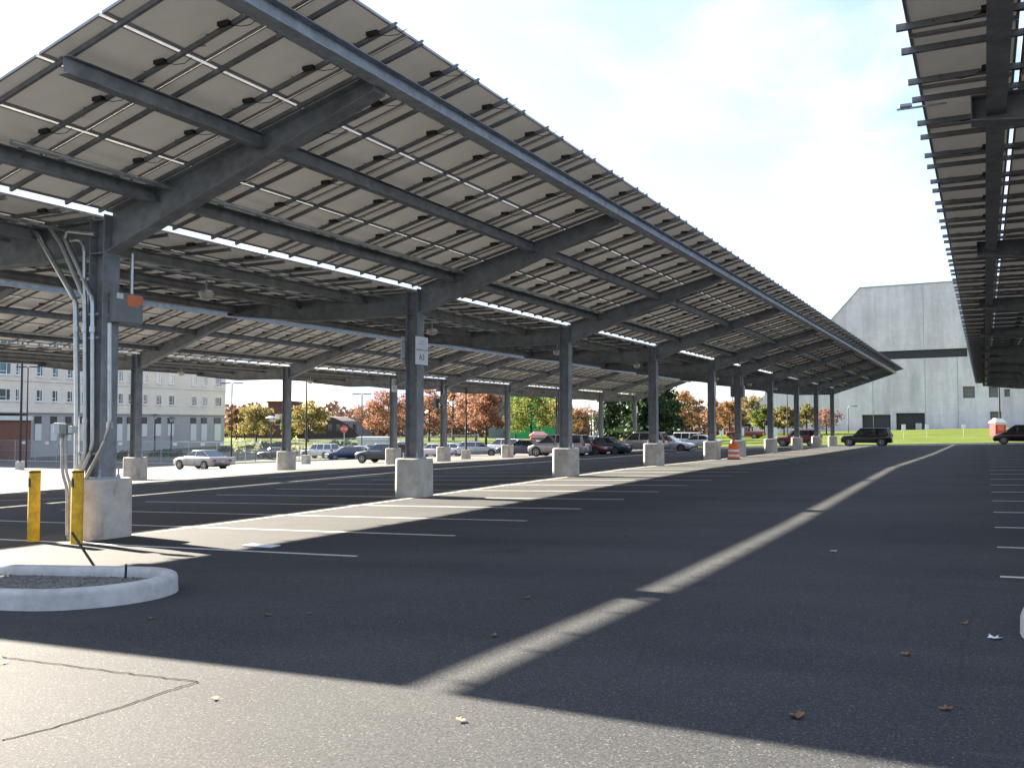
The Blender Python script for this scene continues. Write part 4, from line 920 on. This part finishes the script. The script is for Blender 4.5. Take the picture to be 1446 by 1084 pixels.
# ---------------------------------------------------------------- buildings
def facade_frame(xa, Da, xb, Db):
    A = at_depth(xa, Da); B = at_depth(xb, Db); return W(A), W(B)
def white_building():
    D1, D2 = 156., 148.
    def pt(x, y, D=None):
        # intersection of the pixel ray with the vertical facade plane
        d = ray(x, y); s = PN.dot(PA)/PN.dot(d); return W(d*s)
    A = ray(1214, 598)*D1; B = ray(1345, 598)*D2
    dv = (B-A); dv.z = 0; dv.normalize(); global PN, PA
    PN = Vector((-dv.y, dv.x, 0)); PA = A
    base = W(A); base.z = EYE-2.6*K; o = empty('concrete_hall', base, math.atan2(dv.y, dv.x), 'huge pale concrete hall with a sloping left edge and a black window band', 'building')
    M = o.matrix_basis.to_3x3() if False else Matrix.Rotation(math.atan2(dv.y, dv.x), 3, 'Z').inverted()
    def loc(x, y): v = M @ (pt(x, y)-base); return v.x, v.z
    WM = wall_mat('hall_block', (.70, .67, .70), 1.2, .62, (.64, .61, .65), .5, .03, .62, .045)
    dep = 55.
    pts = [loc(1045, 612), loc(1042, 600), loc(1080, 557), loc(1214, 407), loc(1345, 398), loc(1480, 389), loc(1480, 612)]
    pts[0] = (pts[0][0], -1); pts[-1] = (pts[-1][0], -1)
    # wall split round the openings: vertical strips
    gar = [(1217, 585.5, 1257.5, 612), (1265, 583, 1306, 612)]
    wins = [(1359.5, 545.5, 1376.5, 562), (1396, 546, 1412, 561), (1418, 549.5, 1426, 560), (1398, 581, 1414, 595)]
    band = (1160, 1366)
    xs = set(p[0] for p in pts[1:6]); ops = []
    for x0, y0, x1, y1 in gar+wins:
        a, zt = loc(x0, y0); b, _ = loc(x1, y0); _, zb = loc(x0, y1); ops.append((a, b, max(zb, -1), zt))
    ba, bzt0 = loc(1160, 514); bb, _ = loc(1366, 497)
    bz = lambda X_: (lerp(X_, [(loc(1246, 497)[0], loc(1246, 508.5)[1]), (loc(1366, 490)[0], loc(1366, 502.5)[1])]), lerp(X_, [(loc(1246, 497)[0], loc(1246, 497)[1]), (loc(1366, 490)[0], loc(1366, 490)[1])]))
    bz_lo, bz_hi = bz(ba)[0], bz(bb)[1]; zlo = (loc(1246, 508.5)[1]+loc(1366, 502.5)[1])/2; zhi = (loc(1246, 497)[1]+loc(1366, 490)[1])/2
    ops.append((ba, bb, zlo, zhi))
    for a, b, c, d in ops: xs |= {a, b}
    xs = sorted(xs); topf = lambda X_: lerp(X_, [(p[0], p[1]) for p in pts[1:6]])
    mb = MB(); rec = .9
    for a, b in zip(xs, xs[1:]):
        if b-a < 1e-4: continue
        hol = sorted([(c, d) for (p, q, c, d) in ops if p <= a+1e-4 and q >= b-1e-4]); z = -1.
        segs = []
        for c, d in hol: segs.append((z, z, c, c)); z = d
        segs.append((z, z, topf(a), topf(b)))
        for z0a, z0b, z1a, z1b in segs:
            if max(z1a-z0a, z1b-z0b) < .01: continue
            mb.hexa([(a, 0, z0a), (b, 0, z0b), (b, rec, z0b), (a, rec, z0a), (a, 0, z1a), (b, 0, z1b), (b, rec, z1b), (a, rec, z1a)])
    mb.obj('wall', WM, o)
    mb = MB(); n = len(pts); P2 = [(x, z) for x, z in pts]
    mb.add([(x, rec+.01, z-.02) for x, z in P2]+[(x, dep, z-.02) for x, z in P2], [list(range(n)), list(range(n, 2*n))[::-1]]+[(k, n+k, n+(k+1) % n, (k+1) % n) for k in range(n)]); mb.obj('hall_body', WM, o)
    DK = mat('dark_opening', (.018, .02, .024), .5, 0, .2); GD = mat('garage_door_grey', (.035, .038, .042), .5, 0, .15)
    for i, (a, b, c, d) in enumerate(ops):
        nm = ['garage_door', 'garage_door', 'window', 'window', 'window', 'window', 'window_band'][i]
        m_ = GD if i == 0 else (DK if i == 1 or i == 6 else mat('dull_window', (.14, .13, .12), .3, 0, .25, 1.5))
        mb = MB(); y = .55 if i > 1 else .7; mb.box((a, y, c), (b, y+.1, d)); w = mb.obj(nm, m_, o)
        if 1 < i < 6:
            fr = MB(); 
            for q in (.33, .66): fr.box((a, y-.06, c+(d-c)*q-.05), (b, y-.002, c+(d-c)*q+.05))
            fr.obj('frame', mat('grey_frame', (.2, .2, .2), .5), w)
        if i == 0:
            fr = MB()
            for q in range(1, 7): fr.box((a, y-.03, c+(d-c)*q/7-.03), (b, y-.002, c+(d-c)*q/7+.03))
            fr.obj('door_ribs', mat('door_rib', (.025, .027, .03), .6), w)
    # wall joints, drawn as thin grey strips on the face
    mb = MB()
    for xx in (1306, 1232, 1352):
        a, zt = loc(xx, 520); mb.box((a-.06, -.012, -1), (a+.06, -.002, zlo-.05))
    for xx in (1303,):
        a, zt = loc(xx, 401); mb.box((a-.05, -.012, zhi+.05), (a+.05, -.002, zt-.4))
    mb.obj('joint', mat('joint_grey', (.30, .32, .34), .9), o)
    mb = MB(); 
    tp = pts[2:6]
    for (xa, za), (xb, zb) in zip(tp, tp[1:]): mb.hexa([(xa, -.12, za+.005), (xb, -.12, zb+.005), (xb, 1.2, zb+.005), (xa, 1.2, za+.005), (xa, -.12, za+.2), (xb, -.12, zb+.2), (xb, 1.2, zb+.2), (xa, 1.2, za+.2)])
    mb.obj('coping', mat('coping_metal', (.32, .35, .40), .6), o)
    mb = MB()
    for xx in (1298, 1301.5):
        a, zt = loc(xx, 604); mb.cyl((a, -1.6, -1), .35, 2.6+1.6, 10)
    mb.obj('ventilation_pipe', mat('vent_pale', (.45, .46, .47), .5), o)
white_building()

def beige_building():
    A = at_depth(-40, 92); B = at_depth(318, 129.5); dv = B-A; dv.z = 0; Lu = dv.length; dv.normalize(); PNb = Vector((-dv.y, dv.x, 0))
    zbase = H(A.x, A.y)-.6; base = W(A); base.z = EYE+K*zbase
    rz = math.atan2(dv.y, dv.x); o = empty('dormitory_building', base, rz, 'long four storey beige building with a grey ground floor behind the fence', 'building')
    M = Matrix.Rotation(rz, 3, 'Z').inverted()
    def loc(x, y): d = ray(x, y); s = PNb.dot(A)/PNb.dot(d); v = M @ (W(d*s)-base); return v.x, v.z
    BE = wall_mat('beige_panels', (.74, .66, .57), 1.4, .6, (.63, .56, .49), .5, .02, .12, .03); GRY = wall_mat('grey_block', (.38, .37, .37), .8, .35, (.34, .33, .33), .5, .02, .1, .05)
    BRK = wall_mat('red_brick', (.20, .085, .055), .5, .16, (.18, .12, .1), .5, .02, .1, .12); PAN = mat('white_panel', (.60, .60, .58), .6, 0, .04); GLB = mat('window_glass_blue', (.10, .17, .20), .12, 0, .3, .6, spec=.8); FRM = mat('white_window_frame', (.68, .70, .70), .5)
    Lm = Lu*K; zg = loc(150, 584.5)[1]; zl1 = loc(30, 583.5)[1]; zg = (zg+zl1)/2
    # storeys from window positions measured near both ends
    w1 = loc(30, 566)[1]; w1t = loc(30, 549)[1]; w2 = loc(30, 530)[1]; fh = w2-w1; wh = (w1t-w1)
    top = w1+3*fh-.6
    mb = MB(); mb.box((0, 0, zg), (Lm, 16, top)); mb.obj('wall', BE, o)
    xb = loc(39, 590)[0]
    mb = MB(); mb.box((xb, .12, 0), (Lm-.02, 15.9, zg-.003)); mb.obj('ground_floor_wall', GRY, o)
    mb = MB(); mb.box((0, -.6, 0), (xb-.01, 15.9, zg-.9)); mb.obj('brick_bay', BRK, o)
    mb = MB(); mb.box((-.0, -.9, zg-.895), (xb, -.002, zg-.35)); mb.obj('canopy_fascia', PAN, o)
    mb = MB(); mb.box((-.05, -.08, top+.003), (Lm+.05, 16.1, top+.4)); mb.obj('parapet', FRM, o)
    mb = MB()
    for k in range(1, 3): mb.box((0, -.03, w1+k*fh-.75), (Lm, -.003, w1+k*fh-.68))
    mb.box((0, -.05, zg), (Lm, -.003, zg+.12)); mb.obj('string_course', mat('course_tan', (.33, .31, .27), .8), o)
    # window columns by pixel centre, width in px
    cols = [(-28, 12), (-10, 12), (6, 17), (24, 6), (55, 9), (77, 8.5), (98, 8), (118, 6.5), (137, 6.5), (170, 7), (184, 7), (205, 6.5), (224, 8), (242, 8), (274, 7.5), (289, 7.5), (308, 9)]
    def window(x0, x1, z0, z1, dark):
        w = x1-x0; mb = MB(); fr = .09
        for (a, b, c, d) in ((0, w, 0, fr), (0, w, z1-z0-fr, z1-z0), (0, fr, fr, z1-z0-fr), (w-fr, w, fr, z1-z0-fr), (w*.62-.04, w*.62+.04, fr, z1-z0-fr)):
            mb.box((a, -.06, c), (b, .05, d))
        mb.box((fr, -.055, .42), (w*.62-.045, .04, .5)); mb.box((-.12, -.14, -.1), (w+.12, -.0, -.002))
        f_ = mb.obj('window', FRM, o, (x0, -.0, z0)); g = MB(); g.box((fr, -.02, fr), (w-fr, .0, z1-z0-fr)); g.obj('pane', GLB if not dark else mat('window_glass_dark', (.06, .075, .075), .15, 0, .4, .5, spec=.7), f_)
    for i, (x, pw) in enumerate(cols):
        xa, _ = loc(x-pw/2, 560); xb_, _ = loc(x+pw/2, 560)
        for k in range(3): window(xa, xb_, w1+k*fh, w1+k*fh+wh, k == 0)
        if xa > xb:
            tall = i not in (11, 12, 13); zb = loc(x, 622)[1] if tall else zg-3.2
            mb = MB(); mb.box((xa, -.02, max(.3, zb)), (xb_, .115, zg-1.35)); mb.obj('ground_panel', PAN, o)
            mb = MB(); mb.box((xa, .0, zg-1.3), (xb_, .11, zg-.35)); mb.obj('transom_window', mat('transom_glass', (.05, .06, .065), .2), o)
    rr = random.Random(5)
beige_building()
def simple_block(xa, xb, D, ytop, depth, m, name, label, roof=None, wins=0, extra=None):
    A = at_depth(xa, D); B = at_depth(xb, D); dv = B-A; dv.z = 0; Lm = dv.length*K; rz = math.atan2(dv.y, dv.x)
    base = W(A); base.z -= 1.; top = (on_t(xa, ytop, A.y).z)*K+EYE-base.z
    o = empty(name, base, rz, label, 'building'); mb = MB(); mb.box((0, 0, 0), (Lm, depth, top)); mb.obj('wall', m, o)
    mb = MB(); mb.box((-.2, -.2, top+.003), (Lm+.2, depth+.2, top+.5)); mb.obj('parapet', roof or m, o)
    for k in range(wins):
        mb = MB(); x0 = Lm*(k+.3)/wins; mb.box((x0, -.06, top*.45), (x0+Lm/wins*.4, .05, top*.72)); w = mb.obj('window', mat('white_window_frame', (.68, .7, .7), .5), o)
        mb = MB(); mb.box((x0+.12, -.075, top*.45+.12), (x0+Lm/wins*.4-.12, -.062, top*.72-.12)); mb.obj('pane', GLASS, w)
    return o, Lm, top
BR2 = wall_mat('dark_brick', (.13, .06, .05), .5, .16, (.12, .08, .07), .5, .02, .2, .12)
simple_block(326, 440, 175, 579, 14, BR2, 'brick_building', 'dark red brick building low behind the yellow trees', wins=6)
simple_block(378, 412, 172, 569, 10, BR2, 'brick_tower', 'brick block with a pale window rising above the trees left of the second far column', wins=1)
simple_block(690, 712, 172, 556, 12, mat('slate_wall', (.16, .18, .22), .7), 'slate_building', 'slate grey wall showing above the orange trees near the fifth far column')
GW = mat('green_cladding', (.03, .33, .09), .6, 0, .15, .3)
simple_block(718, 790, 168, 561, 12, GW, 'green_building', 'bright green clad building glimpsed through the yellow trees', wins=0)
simple_block(838, 905, 176, 585, 12, mat('pale_grey_wall', (.35, .34, .34), .8), 'grey_building', 'pale grey building behind the bare trees right of the third middle column', wins=5)
def hill_shape():     # dark rounded roof mass behind the yellow trees
    A = at_depth(430, 160); B = at_depth(520, 160); dv = B-A; dv.z = 0; rz = math.atan2(dv.y, dv.x); base = W(A); base.z -= .5
    o = empty('domed_building', base, rz, 'dark building with a long rounded roof falling to the right, left of the orange trees', 'building')
    M = Matrix.Rotation(rz, 3, 'Z').inverted(); prof = [(430, 590), (455, 587), (470, 589), (482, 594), (492, 601), (500, 607), (510, 619), (520, 634)]
    P = []
    for x, y in prof: v = M @ (W(ray(x, y)*160)-base); P.append((v.x, max(v.z, -.5)))
    P = [(P[0][0], -.5)]+P; n = len(P); mb = MB(); mb.add([(x, 0, z) for x, z in P]+[(x, 20, z) for x, z in P], [list(range(n)), list(range(n, 2*n))[::-1]]+[(k, n+k, n+(k+1) % n, (k+1) % n) for k in range(n)])
    mb.obj('wall', mat('dark_cladding', (.045, .035, .035), .8), o)
    mb = MB()
    for k in range(6): a = P[0][0]+1.5+k*1.7; mb.box((a, -.06, 2.2), (a+.8, -.003, 3.6)); 
    mb.obj('window_row', GLASS, o)
hill_shape()
simple_block(505, 545, 118, 621.5, 5, WHITE, 'utility_shed', 'low white shed at the grass edge right of the stop sign')

# ---------------------------------------------------------------- trees
BARK = mat('bark', (.035, .028, .022), .9, 0, .3, 6., .5, 20.)
RUST = leafmat('rust_leaves', [(.11, .055, .038), (.19, .09, .055), (.29, .15, .09), (.36, .24, .16)])
GOLD = leafmat('golden_leaves', [(.06, .07, .03), (.15, .14, .05), (.27, .21, .075), (.36, .29, .13)])
ORNG = leafmat('orange_leaves', [(.08, .055, .026), (.17, .10, .045), (.27, .15, .06), (.27, .21, .09)])
YGRN = leafmat('yellow_green_leaves', [(.03, .06, .014), (.08, .12, .025), (.20, .20, .04), (.30, .19, .05)])
PINE = leafmat('pine_needles', [(.008, .018, .010), (.018, .04, .016), (.045, .08, .026), (.09, .13, .045)], .2)
SHRB = leafmat('shrub_leaves', [(.012, .03, .012), (.025, .055, .02), (.05, .09, .03)], .15)
PINK = leafmat('bare_twig_leaves', [(.10, .06, .045), (.20, .10, .07), (.27, .15, .10)])
def leaves(mb, pts, rnd, size):
    for c in pts:
        n = Vector((rnd.gauss(0, 1), rnd.gauss(0, 1), rnd.gauss(0, 1)+.3)).normalized(); a = n.orthogonal().normalized(); b = n.cross(a)
        th = rnd.uniform(0, 6.28); a, b = a*math.cos(th)+b*math.sin(th), b*math.cos(th)-a*math.sin(th); s = size*rnd.uniform(.55, 1.25)
        mb.add([c+a*s, c+b*s*.55, c-a*s, c-b*s*.55], [(0, 1, 2, 3)])
def tree_at(x, D, ytop, wpx, m, label, kind='tree', n=3200, lo=.16, size=.215, seed=0, name='autumn_tree', grp='autumn trees behind the lot', cat='tree', dens=1.):
    rnd = random.Random(seed*77+int(x)); p = at_depth(x, D); Dd = D; h = (on_t(x, ytop, p.y).z-p.z)*K; rw = wpx*Dd/f*K/2
    o = empty(name, W(p), rnd.uniform(0, 6), label, cat, grp)
    tr = MB(); r0 = max(.1, h*.022); lean = Vector((rnd.uniform(-.03, .03), rnd.uniform(-.03, .03), 0))
    top = lambda q: lean*h*q+Vector((0, 0, h*q))
    tr.tube([Vector((0, 0, -.3)), top(.12), top(.45), top(.75), top(.93)], [r0*1.4, r0, r0*.7, r0*.35, .03], 8)
    cl = []
    nb = 16
    for k in range(nb):
        q = lo+.05+(.72-lo)*k/nb; az = k*2.4+rnd.uniform(-.4, .4); R = rw*(.62+.38*math.sin(math.pi*min(1, (q-lo)/(1-lo)*1.05+.15)))*rnd.uniform(.75, 1.05)
        s = top(q); e = s+Vector((math.cos(az)*R, math.sin(az)*R, h*rnd.uniform(.08, .2))); mid = (s+e)/2+Vector((0, 0, h*.02))
        tr.tube([s, mid, e], [r0*.38, r0*.2, .02], 5)
        for w, rr in ((.55, .30), (.8, rnd.uniform(.22, .40)), (1.0, rnd.uniform(.16, .34))): cl.append((s.lerp(e, w)+Vector((rnd.gauss(0, .1), rnd.gauss(0, .1), rnd.gauss(0, .12)))*rw*.4, rw*rr*rnd.uniform(.7, 1.15)))
        for j in range(3):
            e2 = e+Vector((rnd.gauss(0, 1), rnd.gauss(0, 1), rnd.gauss(.4, .7)))*rw*.22; tr.tube([s.lerp(e, rnd.uniform(.4, .9)), e2], [.035, .012], 4)
    for k in range(9):
        q = rnd.uniform(.62, .97); R = rw*(1-q)*1.2+.15*rw; cl.append((top(q)+Vector((rnd.uniform(-R, R), rnd.uniform(-R, R), 0)), rw*rnd.uniform(.2, .34)))
    tr.obj('trunk', BARK, o, recalc=False)
    pts = []
    tot = sum(r*r for c, r in cl)
    for c, r in cl:
        for j in range(int(n*dens*r*r/tot)):
            v = Vector((rnd.gauss(0, 1), rnd.gauss(0, 1), rnd.gauss(0, 1))).normalized()*r*rnd.uniform(.45, 1.08); v.z *= .72
            q = c+v
            if q.z > h*1.02: q.z = h*(2.04)-q.z
            pts.append(q)
    mb = MB(); leaves(mb, pts, rnd, size); mb.obj('crown', m, o, recalc=False)
    return o
T = tree_at
T(334, 150, 577, 30, ORNG, 'orange brown tree against the right end of the beige building', seed=1, n=2600)
T(362, 140, 571, 50, GOLD, 'golden tree with green shade left of the second far column', seed=2)
T(345, 160, 592, 44, YGRN, 'low green tree behind the golden one, right of the beige building', seed=3, n=2200)
T(435, 140, 566, 52, GOLD, 'pale yellow tree crossed by a lamp post right of the second far column', seed=4)
T(412, 150, 592, 30, YGRN, 'small yellow green tree just right of the second far column', seed=5, n=1500)
T(462, 168, 584, 26, PINK, 'thin bare reddish tree above the dark rounded roof', seed=6, n=900, size=.16)
T(500, 178, 579, 34, PINK, 'bare reddish tree between the rounded roof and the orange trees', seed=7, n=1200, size=.18)
T(541, 134, 552, 66, RUST, 'rust orange oak left of the A3 column, its top against the sky', seed=8, n=4200, name='oak_tree')
T(575, 150, 556, 44, RUST, 'rust oak hidden by the A3 column', seed=9, n=2600, name='oak_tree')
T(606, 140, 548, 48, RUST, 'rust oak right beside the A3 column', seed=10, n=3000, name='oak_tree')
T(640, 150, 540, 46, RUST, 'tall rust oak just right of the fourth far column', seed=11, n=3200, name='oak_tree')
T(672, 128, 543, 62, RUST, 'broad rust oak with bare trunk, left of two near the fifth far column', seed=12, n=4200, lo=.2, name='oak_tree')
T(686, 122, 548, 60, RUST, 'broad rust oak nearest the fifth far column, trunk showing on the grass', seed=13, n=4200, lo=.2, name='oak_tree')
T(750, 135, 553, 62, YGRN, 'yellow green maple behind the red kiosk', seed=14, n=4000, name='maple_tree')
T(728, 150, 568, 36, YGRN, 'green tree just right of the fifth far column', seed=15, n=2000, name='maple_tree')
T(785, 145, 560, 50, GOLD, 'yellow maple left of the third middle column', seed=16, n=3000, name='maple_tree')
T(816, 150, 570, 36, ORNG, 'orange brown tree just right of the third middle column', seed=17, n=1500)
T(835, 170, 572, 40, PINK, 'bare reddish tree in front of the pale grey building', seed=18, n=1000, size=.18)
T(968, 130, 552, 52, ORNG, 'orange tree behind the white off road car', seed=19, n=3400)
T(1012, 145, 560, 40, RUST, 'rust coloured tree between the fifth and sixth middle columns', seed=20, n=2800, name='oak_tree')
T(1030, 138, 562, 44, ORNG, 'orange and green tree behind the barrel', seed=21, n=2800)
T(1062, 148, 556, 40, GOLD, 'golden tree reaching the canopy left of the seventh middle column', seed=22, n=2600)
T(1080, 128, 576, 40, YGRN, 'low yellow green tree before the hall, left of the seventh middle column', seed=23, n=2600, name='maple_tree')
T(1107, 126, 574, 44, GOLD, 'low golden tree before the hall, right of the seventh middle column', seed=24, n=2600)
T(1139, 128, 570, 40, GOLD, 'golden tree between the eighth and ninth middle columns', seed=25, n=2000)
T(1167, 122, 575, 44, PINK, 'nearly bare pinkish tree between the last two middle columns', seed=26, n=900, size=.2)
def pine_at(x, D, ytop, wpx, label, seed, n=3800):
    rnd = random.Random(seed); p = at_depth(x, D); h = (on_t(x, ytop, p.y).z-p.z)*K; rw = wpx*D/f*K/2
    o = empty('pine_tree', W(p), rnd.uniform(0, 6), label, 'pine tree', 'dark pines behind the lot'); tr = MB(); tr.tube([(0, 0, -.3), (0, 0, h*.5), (0, 0, h*.97)], [h*.022, h*.014, .03], 8); pts = []
    lev = 12
    for i in range(lev):
        q = .16+.81*i/lev; R = rw*(1.12-q)*rnd.uniform(.6, 1.2)
        for k in range(6):
            az = rnd.uniform(0, 6.28); r = R*rnd.uniform(.45, 1.2); s = Vector((0, 0, h*q)); e = s+Vector((math.cos(az)*r, math.sin(az)*r, h*rnd.uniform(-.02, .05)))
            tr.tube([s, e], [.06, .015], 4)
            for j in range(int(n/(lev*6)*(R/rw+.4))):
                w = rnd.uniform(.25, 1.05); c = s.lerp(e, w); g = rw*.12; pts.append(c+Vector((rnd.gauss(0, g), rnd.gauss(0, g), rnd.gauss(0, g*.22)-.12*w*w*rw)))
    tr.obj('trunk', BARK, o, recalc=False); mb = MB(); leaves(mb, pts, rnd, .33); mb.obj('crown', PINE, o, recalc=False)
pine_at(862, 112, 548, 64, 'green pine with open branches behind the seventh far footing', 31, 2600)
pine_at(915, 108, 535, 96, 'large dark pine behind the fourth middle column', 32, 6500)
pine_at(940, 116, 540, 84, 'large dark pine right of the fourth middle column', 33, 5200)
pine_at(886, 126, 556, 60, 'dark pine left of the fourth middle column', 34, 3200)
pine_at(1050, 160, 556, 26, 'distant dark pine top between the sixth and seventh middle columns', 35, 1300)
pine_at(781, 118, 616, 10, 'tiny dark conifer left of the third middle column', 36, 500)
def shrub(x, D, wpx, hpx_, m, label, seed, name='shrub', n=900):
    rnd = random.Random(seed); p = at_depth(x, D); s = D/f*K; w = wpx*s/2; h = hpx_*s
    o = empty(name, W(p), psi, label, 'shrub', 'clipped shrubs'); pts = []; tw = MB()
    for k in range(n):
        v = Vector((rnd.uniform(-1, 1), rnd.uniform(-1, 1), rnd.uniform(0, 1))); q = max(abs(v.x), 0)
        if v.z > (1-q**3)*(.75+.25*math.sin(v.x*9+seed)): continue
        pts.append(Vector((v.x*w, v.y*1.1, .15+v.z*h)))
    for k in range(7): a = rnd.uniform(-w*.8, w*.8); tw.tube([(a*.8, 0, -.1), (a, rnd.uniform(-.4, .4), h*.7)], [.04, .015], 5)
    tw.obj('stem', BARK, o, recalc=False); mb = MB(); leaves(mb, pts, rnd, .22); mb.obj('foliage', m, o, recalc=False)
shrub(236, 100, 52, 9, SHRB, 'long dark clipped hedge before the middle of the beige building', 1)
shrub(176, 94, 26, 10, SHRB, 'dark clipped hedge just left of the first far column', 2)
shrub(318, 108, 22, 8, SHRB, 'small dark hedge at the right end of the beige building', 3)
shrub(380, 120, 70, 8, SHRB, 'low dark hedge behind the fence under the golden tree', 4, n=1300)
shrub(884, 100, 34, 12, GOLD, 'yellow shrub bank on the slope behind the tan sport utility car', 5, n=1500)
shrub(484, 125, 50, 7, SHRB, 'low dark hedge under the stop sign', 6)
def sapling(x, D, ytop, label, seed):
    rnd = random.Random(seed); p = at_depth(x, D); h = (on_t(x, ytop, p.y).z-p.z)*K; o = empty('sapling', W(p), 0, label, 'young tree', 'saplings behind the fence')
    tr = MB(); tr.tube([(0, 0, -.1), (0, 0, h*.9)], [.04, .015], 5); pts = []
    for k in range(8):
        az = rnd.uniform(0, 6.28); s = Vector((0, 0, h*rnd.uniform(.35, .85))); e = s+Vector((math.cos(az), math.sin(az), .5))*h*.25; tr.tube([s, e], [.015, .006], 4)
        for j in range(16): pts.append(s.lerp(e, rnd.uniform(.4, 1.1))+Vector((rnd.gauss(0, .12), rnd.gauss(0, .12), rnd.gauss(0, .12))))
    tr.obj('trunk', BARK, o, recalc=False); mb = MB(); leaves(mb, pts, rnd, .14); mb.obj('crown', leafmat('pale_sapling_leaves', [(.3, .3, .1), (.5, .5, .28)]) if 'pale_sapling_leaves' not in MATS else MATS['pale_sapling_leaves'], o, recalc=False)
sapling(361, 88, 622, 'small pale leaved sapling behind the fence left of the second far column', 1); sapling(336, 90, 618, 'pale sapling behind the fence beside the twin-headed lamp post', 2); sapling(418, 88, 617, 'pale sapling behind the fence right of the second far column', 3)
def far_woods():
    rnd = random.Random(9); mb = MB(); pts = []
    for i in range(26000):
        x = rnd.uniform(300, 1230); D = rnd.uniform(180, 230); d = ray(x, 600)*D; z0 = H(d.x, d.y)
        if x < 520: ymax = 577+8*math.sin(x*.05)+4*math.sin(x*.17)
        elif x < 720: ymax = 570+6*math.sin(x*.06)
        elif x < 1050: ymax = 573+6*math.sin(x*.04)
        else: ymax = 592
        zt_ = -(ymax-598)/f*D; z = z0+(zt_-z0)*(rnd.random()**.8)*(.8+.2*math.sin(x*.35+D)); pts.append(W((d.x, d.y, z)))
    leaves(mb, pts, rnd, .75); tag(mb.obj('far_woods', leafmat('far_wood_leaves', [(.05, .035, .03), (.10, .06, .045), (.15, .09, .06), (.10, .09, .04)], .2), recalc=False), 'reddish brown far-off wood behind the buildings and trees', 'woods', None, 'stuff')
far_woods()

# ---------------------------------------------------------------- camera, sun, sky
cam = bpy.data.cameras.new('camera'); co = link(bpy.data.objects.new('camera', cam)); co.location = (0, 0, EYE)
cam.sensor_width = 36; cam.lens = 36*f/1446; cam.clip_end = 3000; cam.clip_start = .05
co.rotation_euler = (math.pi/2+pitch, 0, psi); SC.camera = co
SUND = Vector((-2.0, .48, 1.0)).normalized()
sl = bpy.data.lights.new('sun', 'SUN'); sl.energy = 4.7; sl.angle = R_(.55); sl.color = (1, .895, .74); so = link(bpy.data.objects.new('sun', sl))
so.rotation_euler = (-SUND).to_track_quat('-Z', 'Y').to_euler()
w = bpy.data.worlds.new('World'); SC.world = w; w.use_nodes = True; nt = w.node_tree; L = nt.links.new; bg = nt.nodes['Background']; out = nt.nodes['World Output']
sky = N(nt, 'ShaderNodeTexSky', sky_type='NISHITA'); sky.sun_disc = False; sky.sun_elevation = math.asin(SUND.z); sky.sun_rotation = math.atan2(SUND.x, SUND.y)
sky.air_density = 1.0; sky.dust_density = 1.2; sky.ozone_density = 1.0
tc = N(nt, 'ShaderNodeTexCoord'); mp = N(nt, 'ShaderNodeMapping'); mp.inputs['Scale'].default_value = (1, 1, 1.7); L(tc.outputs['Generated'], mp.inputs['Vector'])
no = N(nt, 'ShaderNodeTexNoise', Scale=5.5, Detail=8., Roughness=.55, Distortion=.3); L(mp.outputs[0], no.inputs['Vector'])
cr = N(nt, 'ShaderNodeMapRange'); cr.inputs['From Min'].default_value = .40; cr.inputs['From Max'].default_value = .53; cr.inputs['To Min'].default_value = .25; gd = N(nt, 'ShaderNodeVectorMath', operation='DOT_PRODUCT'); nv = N(nt, 'ShaderNodeVectorMath', operation='NORMALIZE'); L(tc.outputs['Generated'], nv.inputs[0]); L(nv.outputs[0], gd.inputs[0]); gd.inputs[1].default_value = ray(1170, 40).normalized()
gm = N(nt, 'ShaderNodeMapRange'); gm.inputs['From Min'].default_value = .975; gm.inputs['From Max'].default_value = 1.0; gm.inputs['To Max'].default_value = .04; L(gd.outputs['Value'], gm.inputs['Value'])
sb = N(nt, 'ShaderNodeMath', operation='SUBTRACT'); L(no.outputs['Fac'], sb.inputs[0]); L(gm.outputs[0], sb.inputs[1]); L(sb.outputs[0], cr.inputs['Value'])
mx = N(nt, 'ShaderNodeMix', data_type='RGBA'); L(cr.outputs[0], mx.inputs[0]); sk = N(nt, 'ShaderNodeMix', data_type='RGBA', blend_type='MULTIPLY'); sk.inputs[0].default_value = 1; sk.inputs[7].default_value = (.55, .55, .55, 1); L(sky.outputs[0], sk.inputs[6]); L(sk.outputs[2], mx.inputs[6]); mx.inputs[7].default_value = (1.6, 1.84, 2.4, 1)
L(mx.outputs[2], bg.inputs['Color']); bg.inputs['Strength'].default_value = .085
SC.view_settings.view_transform = 'Standard'; SC.view_settings.look = 'None'; SC.view_settings.gamma = 1; SC.view_settings.exposure = 2.9
SC.cycles.max_bounces = 7; SC.cycles.diffuse_bounces = 4; SC.cycles.transparent_max_bounces = 12
